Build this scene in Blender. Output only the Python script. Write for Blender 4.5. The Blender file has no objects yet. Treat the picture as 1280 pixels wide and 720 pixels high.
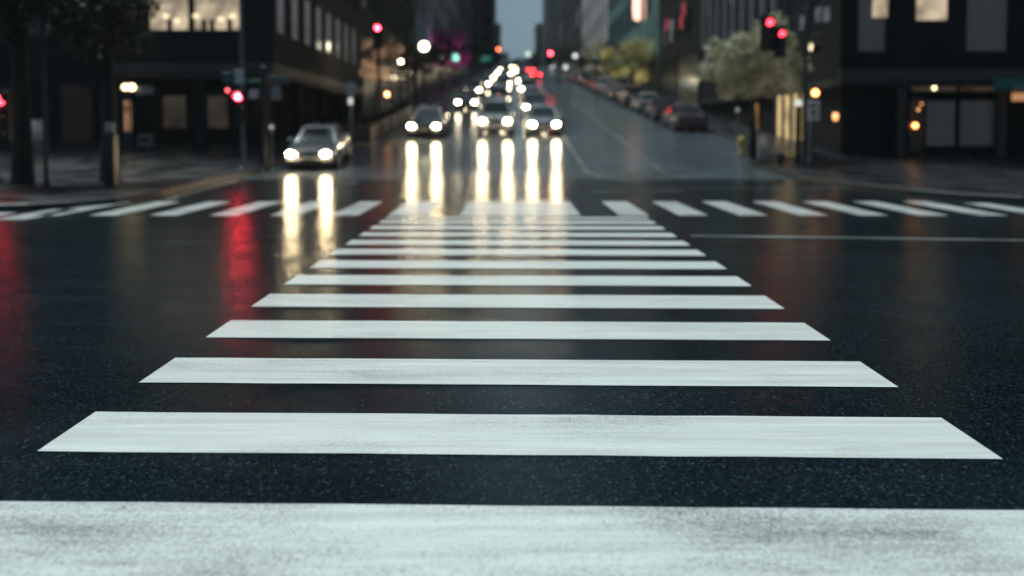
import bpy, math, random
from mathutils import Vector, Matrix
random.seed(7)
R = math.radians
S = bpy.context.scene
COL = S.collection
# ------------------------------------------------------------------ camera
F = 950.0; H = 1.55; HORIZ = 163.0; PITCH = R(2.2)
cam = bpy.data.cameras.new('camera'); camo = bpy.data.objects.new('camera', cam); COL.objects.link(camo)
cam.sensor_width = 36; cam.lens = F / 1280 * 36
cam.shift_y = -((360 - HORIZ) - F * math.tan(PITCH)) / 1280
cam.clip_start = 0.05; cam.clip_end = 3000
camo.location = (0, 0, H); camo.rotation_euler = (R(90) - PITCH, 0, 0)
cam.dof.use_dof = True; cam.dof.focus_distance = 4.4; cam.dof.aperture_fstop = cam.lens / 1000 / 0.040
S.camera = camo

def px(x, y, Y):
    """world point seen at photo pixel (x, y) on the vertical plane at distance Y"""
    cy = 360 - ((360 - HORIZ) - F * math.tan(PITCH))
    b = -(y - cy) / F; a = (x - 640) / F
    c, s = math.cos(PITCH), math.sin(PITCH)
    d = Vector((a, c + b * s, -s + b * c)); d *= Y / d.y
    return Vector((d.x, Y, d.z + H))

def G(X, Z):
    """flat road point for an un-tilted camera reading (X, Z)"""
    x = 640 + X * F / Z; y = HORIZ + H * F / Z
    cy = 360 - ((360 - HORIZ) - F * math.tan(PITCH))
    b = -(y - cy) / F; a = (x - 640) / F
    c, s_ = math.cos(PITCH), math.sin(PITCH)
    dz = -s_ + b * c; k = -H / dz
    return (a * k, (c + b * s_) * k)
def zg(Y):
    if Y < 24: z = 0
    elif Y < 28: z = 0.1 * (Y - 24) ** 2 / 8
    elif Y < 225: z = 0.1 * (Y - 26)
    elif Y < 245: t = Y - 225; z = 19.9 + 0.1 * t - 0.1 * t * t / 40
    else: z = 20.9
    return z
KL = [(14.15, -60), (14.2, -11.3), (14.35, -10.2), (14.7, -9.4), (15.2, -8.8), (16, -8.35), (18, -8.3), (20, -8.55), (22, -8.8), (26, -8.9), (28, -8.9),
      (31, -8.8), (32.5, -8.3), (33.7, -7.3), (35, -6.45), (37, -6.3)]
KR = [(15.5, 60), (15.55, 13.0), (15.75, 11.8), (16.2, 10.9), (17.0, 10.2), (18.3, 9.6), (20.5, 9.2), (24, 9.1), (28, 9.1), (30.5, 9.15), (32, 9.8), (33.2, 10.5), (35, 10.7)]
for y in list(range(40, 225, 12)) + list(range(225, 246, 3)) + [300, 420]:
    KL.append((y, -6.3)); KR.append((y, 10.7))
def kerb_x(K, Y):
    for (a, xa), (b, xb) in zip(K, K[1:]):
        if a <= Y <= b: return xa + (xb - xa) * (Y - a) / (b - a)
    return None
def gz(X, Y):
    z = zg(Y)
    l, r = kerb_x(KL, Y), kerb_x(KR, Y)
    if (l is not None and X <= l) or (r is not None and X >= r): z += 0.13
    else: z += 0.004
    return z

# ------------------------------------------------------------------ materials
MATS = {}
def nodes(name):
    m = bpy.data.materials.new(name); m.use_nodes = True
    nt = m.node_tree; b = nt.nodes['Principled BSDF']
    return m, nt, b
def N(nt, t, **kw):
    n = nt.nodes.new(t)
    for k, v in kw.items():
        if k in n.inputs: n.inputs[k].default_value = v
        else: setattr(n, k, v)
    return n
def ramp(nt, src, stops):
    r = nt.nodes.new('ShaderNodeValToRGB')
    e = r.color_ramp.elements
    while len(e) < len(stops): e.new(0.5)
    for i, (p, c) in enumerate(stops):
        e[i].position = p; e[i].color = c if len(c) == 4 else (*c, 1)
    nt.links.new(src, r.inputs[0]); return r
def v3(v): return (v, v, v)
def mat(name, col, rough=0.6, metal=0.0, var=0.25, scale=3.0, bump=0.0, coat=0.0, spec=0.5, trans=0.0):
    """plain surface with a procedural wear/tone variation"""
    if name in MATS: return MATS[name]
    m, nt, b = nodes(name)
    tc = N(nt, 'ShaderNodeTexCoord')
    n1 = N(nt, 'ShaderNodeTexNoise', Scale=scale, Detail=6.0, Roughness=0.6)
    nt.links.new(tc.outputs['Object'], n1.inputs['Vector'])
    a = [c * (1 - var) for c in col]; z = [min(1, c * (1 + var)) for c in col]
    r = ramp(nt, n1.outputs['Fac'], [(0.3, a), (0.7, z)])
    nt.links.new(r.outputs[0], b.inputs['Base Color'])
    rr = ramp(nt, n1.outputs['Fac'], [(0.25, v3(max(0.02, rough * 0.8))), (0.75, v3(min(1, rough * 1.2)))])
    nt.links.new(rr.outputs[0], b.inputs['Roughness'])
    b.inputs['Metallic'].default_value = metal
    b.inputs['Coat Weight'].default_value = coat
    b.inputs['Specular IOR Level'].default_value = spec
    if bump:
        bn = N(nt, 'ShaderNodeBump', Strength=bump, Distance=0.01)
        n2 = N(nt, 'ShaderNodeTexNoise', Scale=scale * 12, Detail=3.0)
        nt.links.new(tc.outputs['Object'], n2.inputs['Vector'])
        nt.links.new(n2.outputs['Fac'], bn.inputs['Height']); nt.links.new(bn.outputs[0], b.inputs['Normal'])
    MATS[name] = m; return m
def emit(name, col, strength, base=(0.6, 0.6, 0.6)):
    if name in MATS: return MATS[name]
    m, nt, b = nodes(name)
    b.inputs['Base Color'].default_value = (*base, 1); b.inputs['Roughness'].default_value = 0.2
    b.inputs['Emission Color'].default_value = (*col, 1); b.inputs['Emission Strength'].default_value = strength
    MATS[name] = m; return m
def window_emit(name, col, strength, sc=1.2, lo=0.35):
    """lit interior seen through blinds and glass"""
    if name in MATS: return MATS[name]
    m, nt, b = nodes(name)
    tc = N(nt, 'ShaderNodeTexCoord')
    n = N(nt, 'ShaderNodeTexNoise', Scale=sc, Detail=3.0); nt.links.new(tc.outputs['Object'], n.inputs['Vector'])
    r = ramp(nt, n.outputs['Fac'], [(0.35, v3(lo)), (0.62, v3(1.0))])
    mx = N(nt, 'ShaderNodeMath', operation='MULTIPLY'); mx.inputs[1].default_value = strength
    nt.links.new(r.outputs[0], mx.inputs[0]); nt.links.new(mx.outputs[0], b.inputs['Emission Strength'])
    b.inputs['Emission Color'].default_value = (*col, 1); b.inputs['Base Color'].default_value = (0.05, 0.05, 0.05, 1)
    b.inputs['Roughness'].default_value = 0.1
    MATS[name] = m; return m

def asphalt_nodes(nt, b):
    """colour, roughness and normal of the wet asphalt; returns the sockets"""
    tc = N(nt, 'ShaderNodeTexCoord')
    V = tc.outputs['Object']
    big = N(nt, 'ShaderNodeTexNoise', Scale=0.35, Detail=5.0, Roughness=0.6); nt.links.new(V, big.inputs['Vector'])
    mp = N(nt, 'ShaderNodeMapping'); mp.inputs['Scale'].default_value = (0.25, 1.6, 1); nt.links.new(V, mp.inputs['Vector'])
    st = N(nt, 'ShaderNodeTexNoise', Scale=1.1, Detail=6.0, Roughness=0.65); nt.links.new(mp.outputs[0], st.inputs['Vector'])
    agg = N(nt, 'ShaderNodeTexVoronoi', Scale=95.0); nt.links.new(V, agg.inputs['Vector'])
    fine = N(nt, 'ShaderNodeTexNoise', Scale=150.0, Detail=4.0, Roughness=0.7); nt.links.new(V, fine.inputs['Vector'])
    mid = N(nt, 'ShaderNodeTexNoise', Scale=22.0, Detail=5.0, Roughness=0.65); nt.links.new(V, mid.inputs['Vector'])
    # stones: a few pale ones, the rest near black
    stone = ramp(nt, agg.outputs['Color'], [(0.0, (0.001, 0.003, 0.005)), (0.55, (0.003, 0.009, 0.013)), (0.82, (0.014, 0.028, 0.037)), (1.0, (0.06, 0.095, 0.11))])
    tone = ramp(nt, big.outputs['Fac'], [(0.3, v3(0.55)), (0.7, v3(1.3))])
    mul = N(nt, 'ShaderNodeMix', data_type='RGBA', blend_type='MULTIPLY'); mul.inputs[0].default_value = 1
    nt.links.new(stone.outputs[0], mul.inputs[6]); nt.links.new(tone.outputs[0], mul.inputs[7])
    rough = ramp(nt, st.outputs['Fac'], [(0.30, v3(0.17)), (0.5, v3(0.21)), (0.70, v3(0.27))])
    # height
    add = N(nt, 'ShaderNodeMath', operation='ADD'); nt.links.new(agg.outputs['Distance'], add.inputs[0]); nt.links.new(fine.outputs['Fac'], add.inputs[1])
    ad2 = N(nt, 'ShaderNodeMath', operation='MULTIPLY_ADD'); nt.links.new(mid.outputs['Fac'], ad2.inputs[0]); ad2.inputs[1].default_value = 1.2; nt.links.new(add.outputs[0], ad2.inputs[2])
    wet = ramp(nt, st.outputs['Fac'], [(0.3, v3(0.22)), (0.7, v3(0.45))])
    bn = N(nt, 'ShaderNodeBump', Distance=0.0016); nt.links.new(ad2.outputs[0], bn.inputs['Height']); nt.links.new(wet.outputs[0], bn.inputs['Strength'])
    return V, mul.outputs[2], rough.outputs[0], bn.outputs[0], big, st, fine, mid
def make_asphalt():
    m, nt, b = nodes('wet_asphalt')
    V, c, r, n, *_ = asphalt_nodes(nt, b)
    nt.links.new(c, b.inputs['Base Color']); nt.links.new(r, b.inputs['Roughness']); nt.links.new(n, b.inputs['Normal'])
    b.inputs['Specular IOR Level'].default_value = 0.33; b.inputs['Specular Tint'].default_value = (0.66, 0.90, 1.0, 1)
    return m
def make_paint(name, wear_lo, wear_hi, white=(0.74, 0.78, 0.77), rg=0.3):
    m, nt, b = nodes(name)
    V, c, r, n, big, st, fine, mid = asphalt_nodes(nt, b)
    mp = N(nt, 'ShaderNodeMapping'); mp.inputs['Scale'].default_value = (0.55, 1.5, 1); nt.links.new(V, mp.inputs['Vector'])
    w1 = N(nt, 'ShaderNodeTexNoise', Scale=1.3, Detail=5.0, Roughness=0.6); nt.links.new(mp.outputs[0], w1.inputs['Vector'])
    w2 = N(nt, 'ShaderNodeTexNoise', Scale=160.0, Detail=3.0, Roughness=0.8); nt.links.new(V, w2.inputs['Vector'])
    w3 = N(nt, 'ShaderNodeTexVoronoi', Scale=70.0); nt.links.new(V, w3.inputs['Vector'])
    w4 = N(nt, 'ShaderNodeTexNoise', Scale=48.0, Detail=4.0, Roughness=0.75); nt.links.new(V, w4.inputs['Vector'])
    wf = N(nt, 'ShaderNodeMath', operation='MULTIPLY_ADD'); nt.links.new(w4.outputs['Fac'], wf.inputs[0]); wf.inputs[1].default_value = 0.6; nt.links.new(w2.outputs['Fac'], wf.inputs[2])
    mm = N(nt, 'ShaderNodeMath', operation='MULTIPLY_ADD'); nt.links.new(w1.outputs['Fac'], mm.inputs[0]); mm.inputs[1].default_value = 0.85; nt.links.new(wf.outputs[0], mm.inputs[2])
    half = N(nt, 'ShaderNodeMath', operation='MULTIPLY'); nt.links.new(mm.outputs[0], half.inputs[0]); half.inputs[1].default_value = 0.5; mm = half
    wear = ramp(nt, mm.outputs[0], [(wear_lo, v3(0)), (wear_hi, v3(1))])   # 1 = asphalt shows
    # streaky tyre grime
    mp2 = N(nt, 'ShaderNodeMapping'); mp2.inputs['Scale'].default_value = (0.4, 9.0, 1); nt.links.new(V, mp2.inputs['Vector'])
    gr = N(nt, 'ShaderNodeTexNoise', Scale=1.6, Detail=6.0, Roughness=0.7); nt.links.new(mp2.outputs[0], gr.inputs['Vector'])
    tone = ramp(nt, gr.outputs['Fac'], [(0.32, [k * 0.72 for k in white]), (0.62, white)])
    # pin holes
    ph = ramp(nt, w3.outputs['Color'], [(0.955, v3(0)), (0.97, v3(1))])
    mx0 = N(nt, 'ShaderNodeMath', operation='MAXIMUM'); nt.links.new(wear.outputs[0], mx0.inputs[0])
    phd = ramp(nt, w3.outputs['Distance'], [(0.30, v3(0.8)), (0.42, v3(0))])
    pm = N(nt, 'ShaderNodeMath', operation='MULTIPLY'); nt.links.new(ph.outputs[0], pm.inputs[0]); nt.links.new(phd.outputs[0], pm.inputs[1])
    nt.links.new(pm.outputs[0], mx0.inputs[1])
    mix = N(nt, 'ShaderNodeMix', data_type='RGBA'); nt.links.new(mx0.outputs[0], mix.inputs[0]); nt.links.new(tone.outputs[0], mix.inputs[6]); nt.links.new(c, mix.inputs[7])
    nt.links.new(mix.outputs[2], b.inputs['Base Color'])
    rr = ramp(nt, st.outputs['Fac'], [(0.3, v3(rg * 0.75)), (0.7, v3(rg * 1.35))]); nt.links.new(rr.outputs[0], b.inputs['Roughness'])
    nt.links.new(n, b.inputs['Normal'])
    return m
def make_sidewalk():
    m, nt, b = nodes('wet_paving')
    tc = N(nt, 'ShaderNodeTexCoord')
    br = N(nt, 'ShaderNodeTexBrick', Scale=1.0); br.inputs['Mortar Size'].default_value = 0.012; br.inputs['Brick Width'].default_value = 1.2; br.inputs['Row Height'].default_value = 1.2
    br.offset = 0
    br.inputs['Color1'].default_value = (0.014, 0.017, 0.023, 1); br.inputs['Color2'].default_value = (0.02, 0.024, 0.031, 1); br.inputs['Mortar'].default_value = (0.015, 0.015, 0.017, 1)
    nt.links.new(tc.outputs['Object'], br.inputs['Vector'])
    n = N(nt, 'ShaderNodeTexNoise', Scale=0.8, Detail=6.0); nt.links.new(tc.outputs['Object'], n.inputs['Vector'])
    t = ramp(nt, n.outputs['Fac'], [(0.3, v3(0.5)), (0.7, v3(1.2))])
    mul = N(nt, 'ShaderNodeMix', data_type='RGBA', blend_type='MULTIPLY'); mul.inputs[0].default_value = 1
    nt.links.new(br.outputs['Color'], mul.inputs[6]); nt.links.new(t.outputs[0], mul.inputs[7]); nt.links.new(mul.outputs[2], b.inputs['Base Color'])
    rr = ramp(nt, n.outputs['Fac'], [(0.35, v3(0.22)), (0.65, v3(0.5))]); nt.links.new(rr.outputs[0], b.inputs['Roughness'])
    n2 = N(nt, 'ShaderNodeTexNoise', Scale=60.0, Detail=3.0); nt.links.new(tc.outputs['Object'], n2.inputs['Vector'])
    bn = N(nt, 'ShaderNodeBump', Strength=0.25, Distance=0.004); nt.links.new(n2.outputs['Fac'], bn.inputs['Height']); nt.links.new(bn.outputs[0], b.inputs['Normal'])
    return m
def brick_mat(name, c1, c2, mortar, sx=0.5, sy=0.2, rough=0.7):
    if name in MATS: return MATS[name]
    m, nt, b = nodes(name)
    tc = N(nt, 'ShaderNodeTexCoord'); sp = N(nt, 'ShaderNodeSeparateXYZ'); nt.links.new(tc.outputs['Object'], sp.inputs[0])
    ad = N(nt, 'ShaderNodeMath', operation='ADD'); nt.links.new(sp.outputs[0], ad.inputs[0]); nt.links.new(sp.outputs[1], ad.inputs[1])
    cb = N(nt, 'ShaderNodeCombineXYZ'); nt.links.new(ad.outputs[0], cb.inputs[0]); nt.links.new(sp.outputs[2], cb.inputs[1])
    br = N(nt, 'ShaderNodeTexBrick', Scale=1.0); br.inputs['Mortar Size'].default_value = 0.012
    br.inputs['Brick Width'].default_value = sx; br.inputs['Row Height'].default_value = sy
    br.inputs['Color1'].default_value = (*c1, 1); br.inputs['Color2'].default_value = (*c2, 1); br.inputs['Mortar'].default_value = (*mortar, 1)
    nt.links.new(cb.outputs[0], br.inputs['Vector'])
    n = N(nt, 'ShaderNodeTexNoise', Scale=0.5, Detail=6.0); nt.links.new(tc.outputs['Object'], n.inputs['Vector'])
    t = ramp(nt, n.outputs['Fac'], [(0.3, v3(0.6)), (0.7, v3(1.15))])
    mul = N(nt, 'ShaderNodeMix', data_type='RGBA', blend_type='MULTIPLY'); mul.inputs[0].default_value = 1
    nt.links.new(br.outputs['Color'], mul.inputs[6]); nt.links.new(t.outputs[0], mul.inputs[7]); nt.links.new(mul.outputs[2], b.inputs['Base Color'])
    b.inputs['Roughness'].default_value = max(rough, 0.7); b.inputs['Specular IOR Level'].default_value = 0.15
    MATS[name] = m; return m
def leaf_mat(name, c1, c2):
    if name in MATS: return MATS[name]
    m, nt, b = nodes(name)
    tc = N(nt, 'ShaderNodeTexCoord')
    n = N(nt, 'ShaderNodeTexNoise', Scale=1.6, Detail=4.0); nt.links.new(tc.outputs['Object'], n.inputs['Vector'])
    r = ramp(nt, n.outputs['Fac'], [(0.35, c1), (0.65, c2)]); nt.links.new(r.outputs[0], b.inputs['Base Color'])
    b.inputs['Roughness'].default_value = 0.5
    tr = N(nt, 'ShaderNodeBsdfTranslucent'); nt.links.new(r.outputs[0], tr.inputs['Color'])
    ms = N(nt, 'ShaderNodeMixShader'); ms.inputs[0].default_value = 0.35
    out = nt.nodes['Material Output']
    nt.links.new(b.outputs[0], ms.inputs[1]); nt.links.new(tr.outputs[0], ms.inputs[2]); nt.links.new(ms.outputs[0], out.inputs['Surface'])
    MATS[name] = m; return m

GLASS_DARK = mat('dark_glass', (0.012, 0.016, 0.02), 0.06, var=0.2, spec=0.6)
BLACK = mat('black_metal', (0.012, 0.012, 0.013), 0.4, 0.2)
POLE = mat('painted_pole', (0.03, 0.032, 0.035), 0.45, 0.3)
GALV = mat('galvanised_pole', (0.22, 0.22, 0.23), 0.45, 0.6)
WHITE = mat('white_sign', (0.5, 0.5, 0.52), 0.45, var=0.1)
RUBBER = mat('rubber', (0.01, 0.01, 0.01), 0.6)
RIM = mat('alloy_rim', (0.35, 0.36, 0.38), 0.3, 0.9)
CHROME = mat('chrome', (0.5, 0.5, 0.52), 0.15, 1.0, var=0.1)
PLASTIC = mat('black_plastic', (0.012, 0.012, 0.013), 0.5)
PLATE = mat('plate', (0.45, 0.45, 0.45), 0.4)
HEAD = emit('headlight_on', (1.0, 0.79, 0.47), 230)
HEADFAR = emit('headlight_far', (1.0, 0.84, 0.56), 70)
HEADOFF = mat('headlight_off', (0.35, 0.36, 0.38), 0.1, 0.4)
TAIL = mat('taillight_off', (0.10, 0.008, 0.012), 0.2)
TAILON = emit('taillight_on', (1.0, 0.03, 0.04), 50)
REDL = emit('red_lens_on', (1.0, 0.022, 0.04), 110)
REDL2 = emit('red_lens_dim', (1.0, 0.022, 0.04), 75)
ORL = emit('orange_lamp', (1.0, 0.36, 0.10), 8)
GRL = emit('green_lens_on', (0.35, 1.0, 0.75), 2.5)
LENSOFF = mat('lens_off', (0.02, 0.015, 0.015), 0.3)
GLOBE = emit('globe_lamp', (1.0, 0.93, 0.62), 14)
WARML = emit('warm_lamp', (1.0, 0.78, 0.42), 5)
WHITEL = emit('white_lamp', (0.95, 0.97, 0.92), 5)
BARK = mat('bark', (0.014, 0.012, 0.010), 0.8, bump=0.6, scale=4)

# ------------------------------------------------------------------ mesh builder
class MB:
    def __init__(s): s.v = []; s.f = []; s.m = []
    def add(s, verts, faces, mi=0, M=None):
        o = len(s.v)
        s.v += [tuple(M @ Vector(v)) if M else tuple(v) for v in verts]
        s.f += [tuple(i + o for i in f) for f in faces]; s.m += [mi] * len(faces); return s
    def box(s, a, b, mi=0, M=None, bev=0.0):
        x0, y0, z0 = a; x1, y1, z1 = b
        if bev <= 0:
            v = [(x0, y0, z0), (x1, y0, z0), (x1, y1, z0), (x0, y1, z0), (x0, y0, z1), (x1, y0, z1), (x1, y1, z1), (x0, y1, z1)]
            f = [(0, 3, 2, 1), (4, 5, 6, 7), (0, 1, 5, 4), (1, 2, 6, 5), (2, 3, 7, 6), (3, 0, 4, 7)]
            return s.add(v, f, mi, M)
        # chamfered outline in plan, plus top chamfer
        def ring(z, i):
            e = bev
            return [(x0 + i + e, y0 + i, z), (x1 - i - e, y0 + i, z), (x1 - i, y0 + i + e, z), (x1 - i, y1 - i - e, z), (x1 - i - e, y1 - i, z), (x0 + i + e, y1 - i, z), (x0 + i, y1 - i - e, z), (x0 + i, y0 + i + e, z)]
        rs = [ring(z0, bev * .6), ring(z0 + bev * .6, 0), ring(z1 - bev * .6, 0), ring(z1, bev * .6)]
        return s.loft(rs, mi, M)
    def loft(s, rings, mi=0, M=None, cap=True):
        n = len(rings[0]); v = [p for r in rings for p in r]; f = []
        for k in range(len(rings) - 1):
            for i in range(n):
                j = (i + 1) % n
                f.append((k * n + i, k * n + j, (k + 1) * n + j, (k + 1) * n + i))
        if cap:
            f.append(tuple(reversed(range(n)))); f.append(tuple((len(rings) - 1) * n + i for i in range(n)))
        return s.add(v, f, mi, M)
    def tube(s, pts, rad, n=10, mi=0):
        pts = [Vector(p) for p in pts]
        if not isinstance(rad, (list, tuple)): rad = [rad] * len(pts)
        rings = []
        for i, p in enumerate(pts):
            d = (pts[min(i + 1, len(pts) - 1)] - pts[max(i - 1, 0)]).normalized()
            u = d.cross(Vector((0, 0, 1)) if abs(d.z) < 0.9 else Vector((1, 0, 0))).normalized(); w = d.cross(u)
            rings.append([p + (u * math.cos(2 * math.pi * k / n) + w * math.sin(2 * math.pi * k / n)) * rad[i] for k in range(n)])
        return s.loft(rings, mi)
    def lathe(s, prof, c=(0, 0, 0), n=16, mi=0, M=None):
        rings = [[(c[0] + r * math.cos(2 * math.pi * k / n), c[1] + r * math.sin(2 * math.pi * k / n), c[2] + z) for k in range(n)] for r, z in prof]
        return s.loft(rings, mi, M)
    def sphere(s, c, r, n=14, mi=0, sz=(1, 1, 1)):
        pr = [(r * math.sin(math.pi * i / 9) + 1e-4, -r * math.cos(math.pi * i / 9)) for i in range(10)]
        rings = [[(c[0] + q * math.cos(2 * math.pi * k / n) * sz[0], c[1] + q * math.sin(2 * math.pi * k / n) * sz[1], c[2] + z * sz[2]) for k in range(n)] for q, z in pr]
        return s.loft(rings, mi)
    def disc_y(s, c, r, d, n=16, mi=0, rz=None):
        """short cylinder whose axis is Y, domed a little to -Y"""
        rz = rz or r
        rings = []
        for q, y in ((1, d / 2), (1, -d / 2), (0.7, -d / 2 - d * .35), (0.3, -d / 2 - d * .5)):
            rings.append([(c[0] + r * q * math.cos(2 * math.pi * k / n), c[1] + y, c[2] + rz * q * math.sin(2 * math.pi * k / n)) for k in range(n)])
        return s.loft(rings, mi)
    def build(s, name, mats, parent=None, smooth=False, loc=None):
        me = bpy.data.meshes.new(name); me.from_pydata(s.v, [], s.f)
        for m in (mats if isinstance(mats, (list, tuple)) else [mats]): me.materials.append(m)
        for p, i in zip(me.polygons, s.m): p.material_index = i; p.use_smooth = bool(smooth)
        me.validate(); me.update()
        if smooth:
            try: me.set_sharp_from_angle(angle=R(smooth if smooth > 1 else 40))
            except Exception: pass
        o = bpy.data.objects.new(name, me); COL.objects.link(o)
        if parent: o.parent = parent
        if loc is not None: o.location = loc
        return o
def tag(o, label=None, cat=None, group=None, kind=None):
    if label: o['label'] = label
    if cat: o['category'] = cat
    if group: o['group'] = group
    if kind: o['kind'] = kind
    return o
def thing(name, label, cat, loc, rz=0, group=None):
    o = bpy.data.objects.new(name, None); COL.objects.link(o); o.location = loc; o.rotation_euler = (0, 0, rz)
    return tag(o, label, cat, group)
def copy_tree(o, parent=None, skip=()):
    c = o.copy(); COL.objects.link(c); c.parent = parent
    for ch in list(o.children):
        if ch.name.split('.')[0] in skip: continue
        copy_tree(ch, c, skip)
    return c

# ------------------------------------------------------------------ ground, road, pavements
ASPH = make_asphalt(); PAVE = make_sidewalk()
PAINT = make_paint('crosswalk_paint', 0.65, 0.85)
PAINT_WORN = make_paint('worn_foreground_paint', 0.585, 0.77, (0.76, 0.80, 0.80), 0.33)
PAINT_OLD = make_paint('old_lane_paint', 0.52, 0.71, (0.34, 0.37, 0.38))
YROWS = sorted(set([-40, -10, 0, 5, 10, 14, 20, 24, 25, 26, 27, 28, 35] + list(range(40, 225, 12)) + list(range(225, 246, 3)) + [300, 420]))
def sheet(name, x0, x1, rows, dz, m, kind='structure'):
    b = MB(); v = []
    for y in rows: v += [(x0, y, zg(y) + dz), (x1, y, zg(y) + dz)]
    f = [(2 * i, 2 * i + 1, 2 * i + 3, 2 * i + 2) for i in range(len(rows) - 1)]
    b.add(v, f); return tag(b.build(name, m), kind=kind)
sheet('ground', -400, 400, [-150] + YROWS + [700], -0.012, mat('earth', (0.04, 0.042, 0.04), 0.8))
sheet('road', -60, 60, YROWS, 0.0, ASPH)
HILL = mat('sky_sheen_asphalt', (0.068, 0.088, 0.104), 0.24, var=0.3, scale=0.5, bump=0.12, spec=0.4)  # lighter, bluer base: sky sheen put into the hill road's colour
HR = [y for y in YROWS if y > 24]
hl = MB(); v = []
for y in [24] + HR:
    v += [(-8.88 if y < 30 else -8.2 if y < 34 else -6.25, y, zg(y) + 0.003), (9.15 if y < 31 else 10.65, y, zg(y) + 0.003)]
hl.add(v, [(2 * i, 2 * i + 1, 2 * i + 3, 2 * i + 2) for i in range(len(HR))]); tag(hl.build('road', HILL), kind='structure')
def sidewalk(name, K, side):
    b = MB(); v = []
    xo = side * 60
    for y, x in K: v += [(xo, y, zg(y) + 0.13), (x + side * 0.14, y + (0.14 if y < 15.7 else 0), zg(y) + 0.13)]
    n = len(K)
    f = [(2 * i, 2 * i + 1, 2 * i + 3, 2 * i + 2) if side < 0 else (2 * i + 1, 2 * i, 2 * i + 2, 2 * i + 3) for i in range(n - 1)]
    b.add(v, f); tag(b.build(name, PAVE), kind='structure')
    k = MB(); v = []
    for i, (y, x) in enumerate(K):
        p0 = Vector((K[max(i - 1, 0)][1], K[max(i - 1, 0)][0])); p1 = Vector((K[min(i + 1, n - 1)][1], K[min(i + 1, n - 1)][0]))
        d = (p1 - p0).normalized(); nn = Vector((-d.y, d.x)) if side < 0 else Vector((d.y, -d.x))
        q = Vector((x, y)); i2 = q + nn * 0.16
        c2 = q + nn * 0.03
        z = zg(y)
        v += [(q.x, q.y, z - 0.01), (q.x, q.y, z + 0.115), (c2.x, c2.y, z + 0.137), (i2.x, i2.y, z + 0.137), (i2.x, i2.y, z + 0.10)]
    f = []
    for i in range(n - 1):
        for j in range(4):
            a = i * 5 + j; f.append((a, a + 1, a + 6, a + 5))
    k.add(v, f); tag(k.build('kerb', mat('kerb_stone', (0.014, 0.015, 0.018), 0.5, bump=0.3, scale=2)), kind='structure')
sidewalk('sidewalk_left', KL, -1); sidewalk('sidewalk_right', KR, 1)

# crosswalk the camera stands on
cb = MB(); cf = MB()
FAR = [(3.133, 2.50), (4.136, 3.622), (5.13, 4.623), (6.15, 5.64), (7.15, 6.63), (8.09, 7.59), (9.0, 8.52), (9.88, 9.43), (10.68, 10.25), (11.48, 11.07),
       (12.28, 11.89), (13.0, 12.64), (13.56, 13.28)]
def bar(b, y0, y1, xl, xr, tilt=0.018, z=0.004):
    n = 12; v = []
    for k in range(n + 1):
        t = k / n; x = xl + (xr - xl) * t
        w = 0.004 * random.uniform(-1, 1)
        p, q = G(x, y0 - tilt * x + w), G(x, y1 - tilt * x + w)
        v += [(*p, z), (*q, z)]
    b.add(v, [(2 * i, 2 * i + 2, 2 * i + 3, 2 * i + 1) for i in range(n)])
for i, (yf, yn) in enumerate(FAR):
    xl = -2.29 + max(0, (yf - 8)) * 0.012; xr = 2.29 + 0.018 * min(yf - 3, 6)
    bar(cf if i == 0 else cb, yn, yf, xl, xr)
tag(cf.build('crosswalk_marking', PAINT_WORN), kind='structure'); tag(cb.build('crosswalk_marking', PAINT), kind='structure')
cc = MB()
def zbar(b, xa, xb, y0=13.82, y1=16.55): b.add([(*G(xa, y0), 0.004), (*G(xb, y0), 0.004), (*G(xb, y1), 0.004), (*G(xa, y1), 0.004)], [(0, 1, 2, 3)])
for x in (3.04, 4.13, 5.23, 6.32, 7.41, 8.5): zbar(cc, x, x + 0.53)
zbar(cc, 9.6, 10.1, 13.82, 16.2); zbar(cc, 10.7, 11.2, 13.82, 15.6)
for x in (-2.8, -3.9, -5.0, -6.1, -7.2, -8.25): zbar(cc, x - 0.5, x, 13.82, 16.5)
zbar(cc, -9.85, -9.3, 12.9, 14.3); zbar(cc, -9.0, -8.45, 13.2, 14.9)
zbar(cc, -2.26, -1.52); zbar(cc, 1.95, 2.5); zbar(cc, -0.95, 1.25)
tag(cc.build('crosswalk_marking', make_paint('far_crosswalk_paint', 0.58, 0.83, (0.66, 0.69, 0.69))), kind='structure')
ln = MB()
def line(b, pts, w, dz=0.004):
    v = []
    for i, (x, y) in enumerate(pts):
        p0 = Vector(pts[max(i - 1, 0)]); p1 = Vector(pts[min(i + 1, len(pts) - 1)]); d = (p1 - p0).normalized(); n = Vector((-d.y, d.x)) * w / 2
        v += [(x - n.x, y - n.y, zg(y) + dz + (0.004 if y > 23.9 else 0)), (x + n.x, y + n.y, zg(y) + dz + (0.004 if y > 23.9 else 0))]
    b.add(v, [(2 * i, 2 * i + 1, 2 * i + 3, 2 * i + 2) for i in range(len(pts) - 1)])
def up(x, y0, y1): return [(x, y0)] + [(x, y) for y in YROWS if y0 < y < y1] + [(x, y1)]
line(ln, [(2.62, 11.12), (5, 10.9), (9, 10.45), (20, 9.6)], 0.16)
line(ln, [(3.9, 22.6), (3.45, 23.8), (2.95, 25), (2.7, 26.2)] + up(2.62, 27, 220), 0.16)
line(ln, [(5.75, 24.6), (5.5, 26)] + up(5.3, 27, 120), 0.13)
line(ln, [(-7.7, 16.9), (-8.0, 19), (-8.3, 21.5), (-8.45, 23.5)], 0.14)
line(ln, [(4, 20.2), (6.5, 20.25), (9, 20.3)], 0.1)
line(ln, [(2.0, 19.2), (4.4, 19.3)], 0.12)
line(ln, [(-4.75, 22.0), (-4.68, 23.0)], 0.16)
tag(ln.build('lane_marking', PAINT_OLD), kind='structure')
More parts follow.
